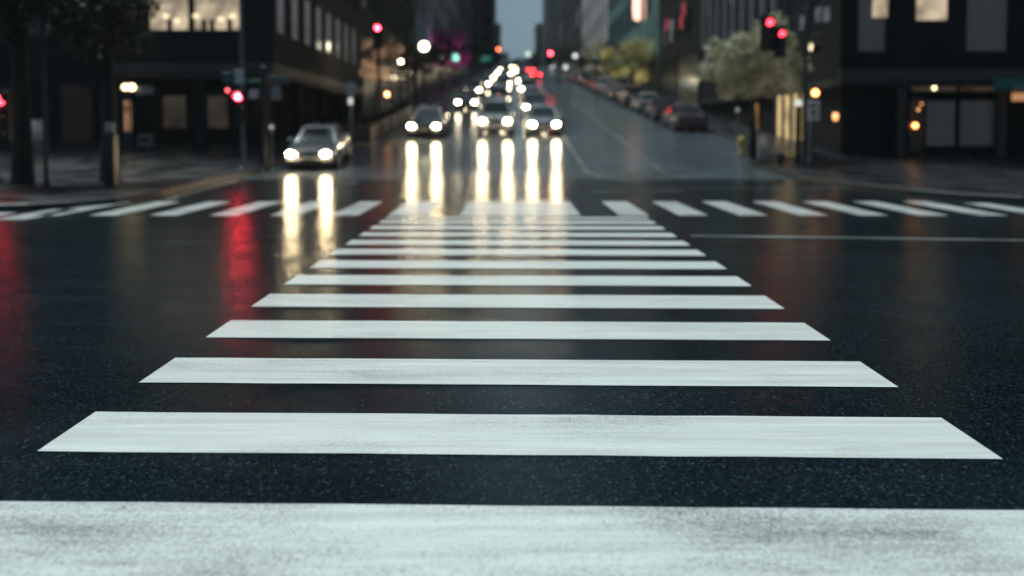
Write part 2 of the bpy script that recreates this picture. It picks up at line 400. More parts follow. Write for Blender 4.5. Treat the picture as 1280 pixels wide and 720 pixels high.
# tar seams and a darker resurfaced strip
tr = MB()
line(tr, [(-9, 11.2), (-6, 10.95), (-3, 10.8), (-2.4, 10.8)], 0.12, 0.002)
line(tr, [(2.6, 10.1), (6, 9.9), (10, 9.7)], 0.1, 0.002)
tag(tr.build('asphalt_seam', mat('tar', (0.006, 0.007, 0.008), 0.22)), kind='structure')

# ------------------------------------------------------------------ buildings
WM = {}
def window_mesh(w, h, glass, frame, mull=1):
    key = (round(w, 2), round(h, 2), glass.name, frame.name, mull)
    if key in WM: return WM[key]
    b = MB(); t = 0.07
    b.box((0, 0, 0), (w, 0.08, t)); b.box((0, 0, h - t), (w, 0.08, h)); b.box((0, 0.002, t), (t, 0.078, h - t)); b.box((w - t, 0.002, t), (w, 0.078, h - t))
    for k in range(1, mull + 1): b.box((w * k / (mull + 1) - 0.03, 0.004, t), (w * k / (mull + 1) + 0.03, 0.074, h - t))
    b.add([(t, 0.04, t), (w - t, 0.04, t), (w - t, 0.04, h - t), (t, 0.04, h - t)], [(0, 1, 2, 3)], 1)
    o = b.build('window', [frame, glass]); me = o.data; bpy.data.objects.remove(o); WM[key] = me; return me
def facade(parent, M, width, height, cols, rows, wallmat, glassf, frame, depth=0.22, maxw=100, mull=1, z0=0.0, wname='wall'):
    """wall in the local XZ plane facing local -Y, openings at cols x rows, each window a part recessed by depth"""
    us = sorted(set([0, width] + [u for c in cols for u in c])); vs = sorted(set([z0, height] + [v for r in rows for v in r]))
    b = MB()
    cs = set(cols); rs = set(rows)
    for a0, a1 in zip(us, us[1:]):
        for b0, b1 in zip(vs, vs[1:]):
            if (a0, a1) in cs and (b0, b1) in rs:
                b.add([(a0, 0, b0), (a1, 0, b0), (a1, 0, b1), (a0, 0, b1), (a0, depth, b0), (a1, depth, b0), (a1, depth, b1), (a0, depth, b1)],
                      [(0, 1, 5, 4), (1, 2, 6, 5), (2, 3, 7, 6), (3, 0, 4, 7)], 0, M)
            else:
                b.add([(a0, 0, b0), (a1, 0, b0), (a1, 0, b1), (a0, 0, b1)], [(0, 1, 2, 3)], 0, M)
    b.build(wname, wallmat, parent)
    n = 0; rest = MB()
    for c in cols:
        for r in rows:
            g = glassf(c, r)
            me = window_mesh(c[1] - c[0], r[1] - r[0], g, frame, mull)
            o = bpy.data.objects.new('window', me); COL.objects.link(o); o.parent = parent
            o.matrix_local = M @ Matrix.Translation((c[0], depth - 0.08, r[0])); n += 1
    return n
def grid(n0, n1, step, w, off=0.0):
    out = []; u = n0 + off
    while u + w <= n1 - 0.3: out.append((round(u, 3), round(u + w, 3))); u += step
    return out
SHOPGLASS = mat('shop_glass', (0.01, 0.012, 0.014), 0.3, spec=0.15)
FR = mat('window_frame', (0.02, 0.02, 0.022), 0.4)
FRL = mat('pale_frame', (0.16, 0.17, 0.18), 0.5)
LITW = window_emit('lit_window_warm', (1.0, 0.80, 0.54), 0.66)
LITD = window_emit('lit_window_dim', (1.0, 0.75, 0.5), 0.035)
LITC = window_emit('lit_window_cool', (0.75, 0.85, 1.0), 0.12)
BLIND = mat('window_blind', (0.62, 0.60, 0.66), 0.5, var=0.1)
CURT = window_emit('glow_curtain', (0.78, 0.78, 0.86), 0.085, 0.5, 0.6)  # faint glow put into pale panes that vanish when unlit
CURT2 = window_emit('faint_glow_curtain', (0.78, 0.76, 0.90), 0.022, 0.4, 0.7)  # weaker glow put into the tall grey panes
BLIND2 = mat('window_blind_grey', (0.16, 0.16, 0.18), 0.35, var=0.15)
def block(name, label, side, xf, xo, y0, y1, top, wallm, base=None, sx=3.2, ww=1.6, sy=3.6, wh=2.0, lit=0.06, blind=0.1, frame=None, cornice=True, mull=1, front=True, glass=None, shop=True):
    """a building on one side of the street: street face at x = xf, outer side at xo"""
    frame = frame or FR
    zb = (zg(y0) if base is None else base)
    rt = thing(name, label, 'building', (0, 0, 0))
    rnd = random.Random(hash((y0, side)) & 1023 if False else int(y0 * 7 + (side + 2) * 13))
    def gf(c, r):
        q = rnd.random()
        if q < lit: return LITD if rnd.random() < 0.4 else CURT
        if q < lit + blind: return BLIND if rnd.random() < .6 else BLIND2
        return glass or GLASS_DARK
    zlow = zb - 0.3; zhigh_g = zg(y1) + 0.3
    g0 = max(zg(y1), zb) + (4.6 if shop else 1.4)
    hgt = top - zlow
    L = y1 - y0
    if sx * sy > 0:
        ncol = L / sx; nrow = (top - g0 - 1) / sy
        cap = 92 if front is False else 68
        k = max(1.0, math.sqrt(max(ncol * nrow, 1) / cap))
        sxx, syy, www, whh = sx * k, sy * k, ww * k, wh * k
    cols = grid(0.8, L, sxx, www); rows = grid(g0 - zlow, hgt - 0.8, syy, whh)
    if side < 0: M = Matrix.Translation((xf, y0, zlow)) @ Matrix.Rotation(R(90), 4, 'Z')      # local x -> +Y, local -y -> +X
    else: M = Matrix.Translation((xf, y1, zlow)) @ Matrix.Rotation(R(-90), 4, 'Z')
    facade(rt, M, L, hgt, cols, rows, wallm, gf, frame, depth=0.1, mull=mull)
    # front facing the camera
    W = abs(xo - xf); x0 = min(xo, xf)
    fc = grid(0.8, W, sxx, www) if front else []
    fc = fc[:3] if side > 0 else fc[-3:]
    fc = [tuple(c) for c in fc]
    frow = rows if front else []
    M2 = Matrix.Translation((x0, y0, zlow))
    facade(rt, M2, W, hgt, fc, frow, wallm, gf, frame, mull=mull, wname='front_wall')
    b = MB(); x1 = max(xo, xf)
    # back, outer side and roof
    xs = xo; b.add([(xs, y0, zlow), (xs, y1, zlow), (xs, y1, top), (xs, y0, top)], [(0, 1, 2, 3)])
    b.add([(x0, y1, zlow), (x1, y1, zlow), (x1, y1, top), (x0, y1, top)], [(0, 1, 2, 3)])
    b.build('rear_wall', wallm, rt)
    r = MB(); e = 0.35 if cornice else 0.05
    r.box((x0 - e, y0 - e, top + 0.002), (x1 + e, y1 - 0.01, top + 0.5)); r.build('roof', mat('roof_trim', (0.03, 0.03, 0.032), 0.7), rt)
    if shop:
        s = MB(); t = MB(); u = 1.0
        # shop fronts on the street face: recess panels with frames
        n = max(1, int(L / 5.5)); bw = L / n
        for i in range(n):
            ya = y0 + i * bw + 0.35; yb = y0 + (i + 1) * bw - 0.35; zz = zg(ya) + 0.45; zt = zg(yb) + 3.4
            xa = xf - side * 0.04
            w = MB(); w.box((min(xa, xf + 0), ya, zz), (max(xa, xf), yb, zt)); 
            g = rnd.random()
            w.build('shop_window', LITD if g < 0.25 else SHOPGLASS, rt)
            f = MB(); xx0, xx1 = sorted((xf - side * 0.12, xf - side * 0.002))
            f.box((xx0, ya - 0.14, zz - 0.2), (xx1, ya, zt + 0.15)); f.box((xx0, yb, zz - 0.2), (xx1, yb + 0.14, zt + 0.15)); f.box((xx0 + .001, ya, zt), (xx1 - .001, yb, zt + 0.2)); f.box((xx0 + .001, ya, zz - 0.2), (xx1 - .001, yb, zz))
            f.build('shop_frame', frame, rt)
    return rt
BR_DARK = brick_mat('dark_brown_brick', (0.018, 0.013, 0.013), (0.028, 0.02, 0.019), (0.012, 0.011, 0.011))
BR_BLUE = brick_mat('blue_grey_stone', (0.27, 0.33, 0.39), (0.33, 0.39, 0.45), (0.18, 0.22, 0.26), 1.2, 0.6)
BR_CHAR = brick_mat('charcoal_cladding', (0.013, 0.013, 0.0145), (0.018, 0.018, 0.02), (0.007, 0.007, 0.008), 1.6, 0.9, 0.5)
BR_GREY = brick_mat('grey_concrete_panels', (0.42, 0.41, 0.44), (0.50, 0.49, 0.52), (0.3, 0.3, 0.32), 2.4, 1.2)
BR_TEAL = brick_mat('teal_spandrel', (0.10, 0.19, 0.20), (0.13, 0.23, 0.24), (0.05, 0.10, 0.11), 1.5, 1.0, 0.3)
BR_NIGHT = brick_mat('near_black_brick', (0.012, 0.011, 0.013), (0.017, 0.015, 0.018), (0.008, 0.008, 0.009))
BR_FAR = brick_mat('slate_blue_stone', (0.08, 0.12, 0.14), (0.11, 0.15, 0.17), (0.05, 0.07, 0.08), 1.5, 0.9)
BR_TERRA = brick_mat('terracotta_render', (0.12, 0.06, 0.045), (0.15, 0.075, 0.055), (0.09, 0.05, 0.04), 1.5, 0.8)
TGLASS = mat('teal_glass', (0.03, 0.06, 0.065), 0.12, spec=0.7)

# --- corner building on the left (lit upper windows over a dark recess)
A = thing('corner_building', 'charcoal corner building with big lit windows above a dark recessed ground floor', 'building', (0, 0, 0))
xa, xb, ya, yb, top = -17.2, -10.35, 33.0, 52.0, 17.0
z2, z3, z4 = 4.1, 5.85, 8.2
# front (camera side): openings at z3..z4, and a second row above
def P(x, y=0, Y=33.0): return px(x, y, Y).x
cols = [(P(182) - xa, P(235) - xa), (P(238) - xa, P(299) - xa), (P(303) - xa, P(341) - xa)]
cols = [(round(a, 3), round(b, 3)) for a, b in cols]
M2 = Matrix.Translation((xa, ya, 0))
wn = facade(A, M2, xb - xa, top, cols, [(z3, z4), (9.3, 11.6), (12.6, 14.9)], BR_CHAR, lambda c, r: LITW if r[0] < 6 else GLASS_DARK, FR, depth=0.3, z0=z2, mull=0, wname='front_wall')
M1 = Matrix.Translation((xb, ya, 0)) @ Matrix.Rotation(R(90), 4, 'Z')
scols = grid(0.7, 19, 2.25, 1.25)
facade(A, M1, 19.0, top, scols, [(z3, z4), (9.3, 11.6), (12.6, 14.9)], BR_CHAR, lambda c, r: (CURT if (r[0] < 6 and int(c[0] * 10) % 3) else (CURT2 if c[0] < 12 else GLASS_DARK)), FR, depth=0.09, z0=z2, mull=0)
b = MB(); b.box((xa + .01, ya + .01, z2 - 0.25), (xb - .01, yb, z2 - 0.003)); b.build('soffit', mat('soffit', (0.015, 0.015, 0.016), 0.6), A)
b = MB(); b.box((xa, ya - 0.08, z2), (xb + 0.08, ya - 0.002, z2 + 0.35)); b.box((xb + 0.002, ya, z2), (xb + 0.08, yb, z2 + 0.35)); b.build('fascia', mat('fascia', (0.03, 0.03, 0.033), 0.5), A)
b = MB(); b.box((xa, ya + 2.0, 0.2), (xb - 1.6, yb, z2 - 0.26)); b.build('recessed_wall', BR_NIGHT, A)
b = MB(); b.box((xa - .2, ya - .3, top), (xb + .3, yb, top + 0.5)); b.build('roof', mat('roof_trim', (0.03, 0.03, 0.032), 0.7), A)
b = MB(); b.box((xa, ya + 3, z2), (xa + 0.05, yb, top)); b.box((xa, yb - .1, 0), (xb, yb - .05, top)); b.build('rear_wall', BR_CHAR, A)
for x, y in ((-16.9, 33.3), (-13.6, 33.3), (-10.75, 33.3), (-10.75, 38), (-10.75, 43), (-10.75, 48)):
    b = MB(); b.box((x - 0.22, y - 0.22, zg(y) + 0.1), (x + 0.22, y + 0.22, z2 - 0.26), bev=0.04); b.build('column', BR_CHAR, A)
for x0_, x1_ in ((205, 232), (250, 285)):     # dim shop windows in the recess
    b = MB(); p, q = px(x0_, 160, 35), px(x1_, 120, 35); b.box((p.x, 34.94, p.z), (q.x, 34.99, q.z)); b.build('shop_window', LITD, A)
# lamps hanging just inside the lit windows
for x, y in ((207, 20), (221, 26), (245, 20), (276, 24), (291, 20), (318, 26), (335, 18)):
    c = px(x, y, 33.17); b = MB(); b.sphere(c, 0.11, 12, sz=(1.3, .6, 1)); b.build('ceiling_lamp', emit('ceiling_lamp_light', (1.0, 0.82, 0.5), 1.3), A, 60)
for x in (209, 252, 262, 284, 325):
    c0, c1 = px(x, 38, 33.19), px(x + 6, 24, 33.19); b = MB(); b.box((c0.x, 33.19, c0.z), (c1.x, 33.205, c1.z)); b.build('window_display', mat('display_card', (0.06, 0.05, 0.05), 0.6), A)

# building behind trees far left, with terracotta wall
B = thing('stone_building', 'near black building behind the trees at far left with a terracotta ground floor wall', 'building', (0, 0, 0))
facade(B, Matrix.Translation((-46, 36, 0)), 28.6, 20, grid(1, 28.4, 3.1, 1.6), grid(6.0, 19.5, 3.7, 2.1), BR_NIGHT, lambda c, r: BLIND2 if (c[0] * 3 + r[0]) % 5 < 1 else GLASS_DARK, FR, z0=0.3)
p, q = px(80, 195, 35.9), px(116, 108, 35.9)
b = MB(); b.box((p.x, 35.8, 0.9), (q.x, 35.997, q.z)); b.build('terracotta_wall', BR_TERRA, B)
b = MB(); b.box((-46.3, 35.6, 20), (-17.4, 60, 20.5)); b.build('roof', MATS['roof_trim'], B)
b = MB(); b.box((-46, 36.3, 0.3), (-17.45, 60, 19.99)); b.build('rear_wall', BR_NIGHT, B)
for x0_, x1_, y0_, y1_ in ((22, 60, 175, 150), (28, 52, 168, 158)):
    pass
p, q = px(24, 178, 35.95), px(56, 150, 35.95)
b = MB(); b.box((p.x, 35.9, p.z), (q.x, 35.96, q.z)); b.build('shop_window', LITC, B)

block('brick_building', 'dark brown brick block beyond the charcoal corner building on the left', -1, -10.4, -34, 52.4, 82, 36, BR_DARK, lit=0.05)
block('office_building', 'blue grey stone office block behind the globe lamp on the left side', -1, -10.4, -34, 82.4, 125, 46, BR_BLUE, lit=0.03, sx=2.6, ww=1.5)
block('office_building', 'charcoal tower with pale upright window strips, beyond the blue grey office on the left', -1, -10.4, -34, 125.4, 200, 66, BR_FAR, lit=0.16, blind=0.3, frame=FRL, sx=3, ww=1.5)
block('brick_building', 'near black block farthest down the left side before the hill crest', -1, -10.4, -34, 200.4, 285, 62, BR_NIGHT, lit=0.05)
block('tower_block', 'slim teal grey tower edging the left of the sky gap', -1, -6.95, -34, 290, 335, 92, BR_FAR, lit=0.0, shop=False, sx=4, ww=2)
block('tower_block', 'lower slate tower peeking from the left edge of the sky gap', -1, -5.5, -34, 350, 380, 50, BR_FAR, lit=0.0, shop=False, sx=4, ww=2)

# --- right side corner building
C = thing('corner_building', 'black corner building at right with tall grey window panels over a two pane shop front', 'building', (0, 0, 0))
xr0, xr1, yr0, yr1, rtop = 12.9, 34.0, 30.0, 52.0, 17.0
def X30(x): return px(x, 0, 30).x - xr0
cols = [(round(X30(a), 3), round(X30(bb), 3)) for a, bb in ((1073, 1111), (1146, 1184), (1209, 1264), (1310, 1360))]
def right_glass(c, r):
    if r[0] > 7.5: return GLASS_DARK
    return CURT2
rowsR = [(4.62, 7.4), (8.6, 11.2), (12.4, 15.0)]
facade(C, Matrix.Translation((xr0, yr0, 0)), xr1 - xr0, rtop, [cols[0], cols[2], cols[3]], rowsR, BR_NIGHT, right_glass, FR, depth=0.18, z0=3.62, mull=0, wname='front_wall')
# warm window, shorter: set as a proud lit box window
p, q = px(1146, 25, 29.95), px(1184, -40, 29.95)
b = MB(); b.box((p.x, 29.9, p.z), (q.x, 29.997, q.z)); b.build('window', LITW, C)
p, q = px(1090, 22, 30.12), px(1111, -6, 30.12)
b = MB(); b.box((p.x, 30.06, p.z), (q.x, 30.09, q.z)); b.build('lit_blind', LITW, C)
Ms = Matrix.Translation((xr0, yr1, 0)) @ Matrix.Rotation(R(-90), 4, 'Z')
def sideg(c, r): return BLIND2 if (int(c[0] * 7) % 4 == 0) else GLASS_DARK
facade(C, Ms, 22.0, rtop, grid(0.6, 22, 2.6, 1.3), [(5.6, 7.6), (9.0, 11.2), (12.4, 15.0)], BR_NIGHT, sideg, FR, depth=0.09, z0=3.62, mull=0)
b = MB(); b.box((xr0, yr0 + .002, 3.3), (xr1, yr1, 3.617)); b.build('soffit', MATS['soffit'], C)
b = MB(); b.box((xr0 - .3, yr0 - .3, rtop), (xr1, yr1, rtop + .5)); b.build('roof', MATS['roof_trim'], C)
b = MB(); b.box((xr0 - 0.06, yr0 - 0.12, 3.5), (xr1, yr0 - 0.002, 3.95)); b.build('fascia', mat('fascia', (0.03, 0.03, 0.033), 0.5), C)
# ground floor: black pier, shop front
x1120 = px(1122, 0, 30).x
b = MB(); b.box((xr0 + 0.3, 30.5, 0.2), (x1120, yr1, 3.3)); b.box((x1120, 31.6, 0.2), (xr1, 31.7, 3.3)); b.box((xr0 + 0.31, 51, .2), (xr1, 51.9, 3.3)); b.build('recessed_wall', BR_NIGHT, C)
for x in (1128, 1254, 1340):
    c = px(x, 0, 30.3).x; b = MB(); b.box((c - 0.16, 30.15, 0.3), (c + 0.16, 30.5, 3.297)); b.build('column', mat('pier', (0.035, 0.028, 0.026), 0.6), C)
def panel(nm, x0, y0, x1, y1, Y, m, t=0.04):
    p, q = px(x0, y1, Y), px(x1, y0, Y); b = MB(); b.box((p.x, Y, p.z), (q.x, Y + t, q.z)); return b.build(nm, m, C)
panel('shop_window', 1158, 126, 1194, 182, 30.5, CURT2)
panel('shop_window', 1200, 126, 1246, 182, 30.5, CURT2)
SHOPTR = window_emit('transom_glow', (0.9, 0.6, 0.42), 0.05)
panel('transom_window', 1140, 105, 1196, 114, 30.5, SHOPTR); panel('transom_window', 1201, 105, 1250, 114, 30.5, SHOPTR)
panel('door', 1136, 122, 1156, 190, 30.6, mat('dark_door', (0.03, 0.015, 0.01), 0.3))
panel('stall_riser', 1157, 183, 1250, 200, 30.5, BR_NIGHT)
for x, y, r in ((1168, 110, .07), (1144, 157, .10), (1148, 137, .05), (1152, 130, .04)):
    b = MB(); b.sphere(px(x, y, 30.42), r, 10); b.build('wall_lamp', WARML if r > .06 and y < 120 else ORL if r > .08 else emit('dim_orange', (1, .4, .12), 2.5), C, 60)
# teal canopy sign at the frame's right edge
T = thing('canopy', 'teal shop canopy with a warm lit sign under it at the right edge', 'canopy', px(1270, 112, 29.2))
p, q = px(1257, 110, 29.2), px(1330, 99, 29.2); o = T.location
b = MB(); b.loft([[(p.x - o.x, -.5, 0), (q.x - o.x, -.5, 0), (q.x - o.x, -.5, .12), (p.x - o.x, -.5, .12)], [(p.x - o.x, .78, 0), (q.x - o.x, .78, 0), (q.x - o.x, .78, .5), (p.x - o.x, .78, .5)]]); b.build('awning', emit('teal_canopy', (0.05, 0.4, 0.42), 0.02, (0.01, 0.10, 0.11)), T)
p, q = px(1266, 126, 29.6), px(1320, 116, 29.6); b = MB(); b.box((p.x - o.x, .4, p.z - o.z), (q.x - o.x, .5, q.z - o.z), bev=.02); b.build('lit_sign', emit('amber_sign', (1, .45, .15), .45), T)
# fins on the street side, warm doorway
for i in range(9):
    y = 37.0 + i * 1.7; b = MB(); b.box((xr0 - 0.28, y, 6.9), (xr0 - 0.003, y + 0.16, 17.0)); b.build('fin', mat('pale_fin', (0.30, 0.32, 0.35), 0.5), C)
DOORL = window_emit('doorway_light', (1.0, 0.72, 0.34), 0.9, 0.8, 0.4)
b = MB(); b.box((xr0 + 0.2, 34.6, 1.1), (xr0 + 0.29, 37.6, 3.25)); b.build('lit_doorway', DOORL, C)
for y in (34.5, 35.5, 36.6, 37.6):
    b = MB(); b.box((xr0 + 0.05, y - .05, 1.0), (xr0 + 0.19, y + .05, 3.28)); b.build('door_frame', FR, C)
b = MB(); b.box((xr0 + 0.2, 40.8, 1.6), (xr0 + 0.29, 41.6, 3.0)); b.build('lit_doorway', window_emit('amber_doorway', (1, .5, .2), .35), C)
for x, y in ((1000, 28), (1020, 18), (1030, 18)):
    Yq = 12.85 * 950 / (x - 640); c = px(x, y, Yq); b = MB(); b.box((12.86, Yq - .3, c.z - .3), (12.89, Yq + .3, c.z + .3)); b.build('window', LITC, C)

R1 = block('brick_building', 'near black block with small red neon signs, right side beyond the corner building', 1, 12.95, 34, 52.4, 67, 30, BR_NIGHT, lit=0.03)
def neon(x, y, w, h, lab):
    Yq = 12.75 * 950 / (x - 640); c = px(x, y, Yq)
    t = thing('neon_sign', lab, 'sign', c)
    b = MB(); b.box((-.06, -w / 2, -h / 2), (.0, w / 2, h / 2), bev=.015); b.build('sign_box', BLACK, t)
    b = MB(); b.tube([(-.09, -w * .3, -h * .4), (-.09, -w * .3, h * .4), (-.09, w * .3, h * .4), (-.09, w * .3, -h * .4)], .035, 8); b.build('neon_tube', emit('red_neon', (1, .06, .07), 0.45), t)
neon(835, 31, .9, 1.0, 'lower left small red neon sign on the near black block')
neon(853, 28, .8, 1.1, 'lower right small red neon sign on the near black block')
neon(856, 12, 1.2, 1.1, 'upper small red neon sign on the near black block')
block('glass_building', 'teal glass office block behind the yellow lit tree on the right', 1, 12.95, 34, 67.4, 103, 42, BR_TEAL, lit=0.04, sx=2.2, ww=1.7, sy=3.2, wh=2.2, glass=TGLASS, frame=mat('teal_frame', (0.08, 0.13, 0.14), 0.4))
block('concrete_building', 'pale grey concrete building, tallest pale facade on the right side', 1, 12.95, 34, 103.4, 142, 60, BR_GREY, lit=0.02, sx=4.4, ww=1.5, frame=FRL)
block('brick_building', 'dark plum block beyond the pale concrete building on the right', 1, 12.95, 34, 142.4, 200, 70, BR_DARK, lit=0.05)
block('brick_building', 'near black block farthest down the right side before the crest', 1, 12.95, 34, 200.4, 285, 74, BR_NIGHT, lit=0.03)
block('tower_block', 'slate blue tower edging the right of the sky gap', 1, 13.3, 34, 290, 335, 92, BR_FAR, lit=0.0, shop=False, sx=4, ww=2)
block('tower_block', 'lower slate tower stepping down at the right edge of the sky gap', 1, 11.2, 34, 350, 380, 50, BR_FAR, lit=0.0, shop=False, sx=4, ww=2)
for i, (x0_, w_, t_) in enumerate(((5.6, 3.2, 38), (-4.6, 2.4, 36))):
    pass

# --- tall sign lantern on the teal building
c = px(797, 10, 78); t = thing('banner_light', 'glowing pink vertical lantern sign at the top of the picture on the teal glass block', 'lantern', c)
b = MB(); b.lathe([(.05, -1.3), (.42, -1.1), (.5, 0), (.42, 1.3), (.05, 1.5)], n=14); b.build('lamp_shade', emit('pink_lamp', (1, .55, .42), 2.2), t, 60)
b = MB(); b.tube([(0, 0, 1.5), (0, 0, 1.9), (12.9 - c.x, 0, 1.9)], .05); b.build('bracket', BLACK, t)

# ------------------------------------------------------------------ trees
def tree(name, label, X, Y, h, rx, rz, cz, nl, ls, lm, tr=0.12, group=None, lean=0.0, clumps=34, seed=0):
    rnd = random.Random(seed + int(X * 31 + Y * 17))
    z0 = gz(X, Y) - 0.01
    t = thing(name, label, 'tree', (X, Y, z0), 0, group)
    b = MB(); fork = cz - rz * 0.55
    p = [(0, 0, 0), (0.03, 0.0, fork * .35), (lean * .5, 0.02, fork * .7), (lean, 0, fork), (lean * 1.1, 0.02, cz), (lean, 0, cz + rz * .6)]
    b.tube(p, [tr * 1.35, tr, tr * .9, tr * .8, tr * .5, tr * .12], 10)
    cs = []
    for i in range(clumps):
        while True:
            u = Vector((rnd.uniform(-1, 1), rnd.uniform(-1, 1), rnd.uniform(-1, 1)))
            if 0.25 < u.length < 1: break
        u *= (0.55 + 0.45 * rnd.random()) / max(u.length, .5) * u.length ** .5
        c = Vector((u.x * rx * rnd.uniform(.8, 1.08), u.y * rx, cz + u.z * rz * rnd.uniform(.8, 1.1))); c.x += lean
        cs.append((c, rnd.uniform(.16, .34) * (rx + rz) / 2))
    for c, r in cs[:14]:
        a = Vector((lean * .9, 0, fork + rnd.uniform(0, (cz - fork) * .9))); m = (a + c) / 2 + Vector((0, 0, -0.12 * rx))
        b.tube([a, m, c], [tr * .42, tr * .25, tr * .06], 6)
    b.build('trunk', BARK, t, 60)
    L = MB(); V = []; Fc = []
    per = nl // clumps
    for c, r in cs:
        for k in range(per):
            d = Vector((rnd.gauss(0, 1), rnd.gauss(0, 1), rnd.gauss(0, .8))); d = d.normalized() * r * rnd.random() ** .45
            q = c + d; s = ls * rnd.uniform(.6, 1.3)
            u = Vector((rnd.gauss(0, 1), rnd.gauss(0, 1), rnd.gauss(0, 1))).normalized(); w = u.cross(Vector((rnd.gauss(0, 1), rnd.gauss(0, 1), rnd.gauss(0, 1)))).normalized()
            o = len(V); V += [q - u * s * .6, q - w * s * .32, q + u * s * .6, q + w * s * .32]; Fc.append((o, o + 1, o + 2, o + 3))
    L.add(V, Fc); L.build('crown', lm, t)
    return t
LG = leaf_mat('grey_green_leaf', (0.34, 0.35, 0.21), (0.66, 0.61, 0.46))
LY = leaf_mat('yellow_green_leaf', (0.26, 0.27, 0.11), (0.56, 0.53, 0.28))
LD = leaf_mat('dark_leaf', (0.012, 0.016, 0.008), (0.03, 0.038, 0.016))
LM = leaf_mat('plum_leaf', (0.24, 0.04, 0.17), (0.42, 0.08, 0.30))
LP = leaf_mat('blossom_leaf', (0.28, 0.22, 0.17), (0.48, 0.38, 0.30))
LF = leaf_mat('far_leaf', (0.03, 0.04, 0.035), (0.05, 0.06, 0.05))
tree('street_tree', 'big round pale grey green tree at the right corner, beside the lit doorway', 9.35, 29.6, 5.6, 2.35, 1.75, 3.72, 11500, .15, LG, .13, clumps=60)
tree('street_tree', 'yellow lit tree over the parked cars on the right', 11.0, 70, 6, 3.5, 2.4, 3.4, 6800, .24, LY, .17)
tree('street_tree', 'small dull olive tree past the yellow lit tree on the right', 11.8, 104, 6, 2.4, 2.4, 4.2, 1800, .25, LG, .14)
tree('street_tree', 'tall nearly black tree with a thick trunk on the left sidewalk', -11.3, 21.3, 7, 1.9, 2.3, 5.3, 5200, .14, LD, .20, clumps=40)
tree('street_tree', 'nearly black tree cut by the left edge of the picture', -12.9, 20.0, 7, 1.7, 2.2, 5.2, 4200, .14, LD, .22)
tree('blossom_tree', 'pink white blossoming tree beside the red signal on the left', -7.75, 45, 5.5, 1.3, 1.8, 3.9, 4600, .16, LP, .1)
tree('street_tree', 'dark olive tree under the glowing globe lamp', -8.0, 63, 5, 1.9, 1.9, 3.4, 2600, .17, leaf_mat('olive_leaf', (0.04, 0.045, 0.015), (0.09, 0.10, 0.03)), .13)
tree('plum_tree', 'magenta leaved tree on the left, below the blue grey office block', -8.2, 100, 8, 3.4, 2.9, 4.6, 5200, .30, LM, .2)
for i, (x, y, lab) in enumerate(((-7.6, 82, 'shadowy tree between the olive tree and the magenta tree'), (-7.6, 135, 'shadowy tree just past the magenta tree on the left'), (-7.6, 165, 'small dark tree on the left, second past the magenta tree'), (-7.6, 200, 'small dark tree on the left near the hill crest'),
                                (11.8, 88, 'dark tree just beyond the yellow lit tree'), (11.8, 128, 'small dark tree on the right past the olive one'), (11.8, 160, 'small dark tree on the right, second past the olive one'), (11.8, 195, 'small dark tree on the right near the hill crest'))):
    tree('street_tree', lab, x, y, 6, 2.0, 2.2, 4.0, 1100, .26, LD, .13)
for i, (x, y, r, lab) in enumerate(((-3.2, 300, 4.2, 'far tree at the end of the street, left of the sky gap base'), (2.5, 318, 3.8, 'far tree at the end of the street, middle of the sky gap base'), (8.6, 302, 4.4, 'far tree at the end of the street, right of the sky gap base'))):
    tree('far_tree', lab, x, y, 12, r * 1.2, 4.2, 7.4, 1600, .7, LF, .35)

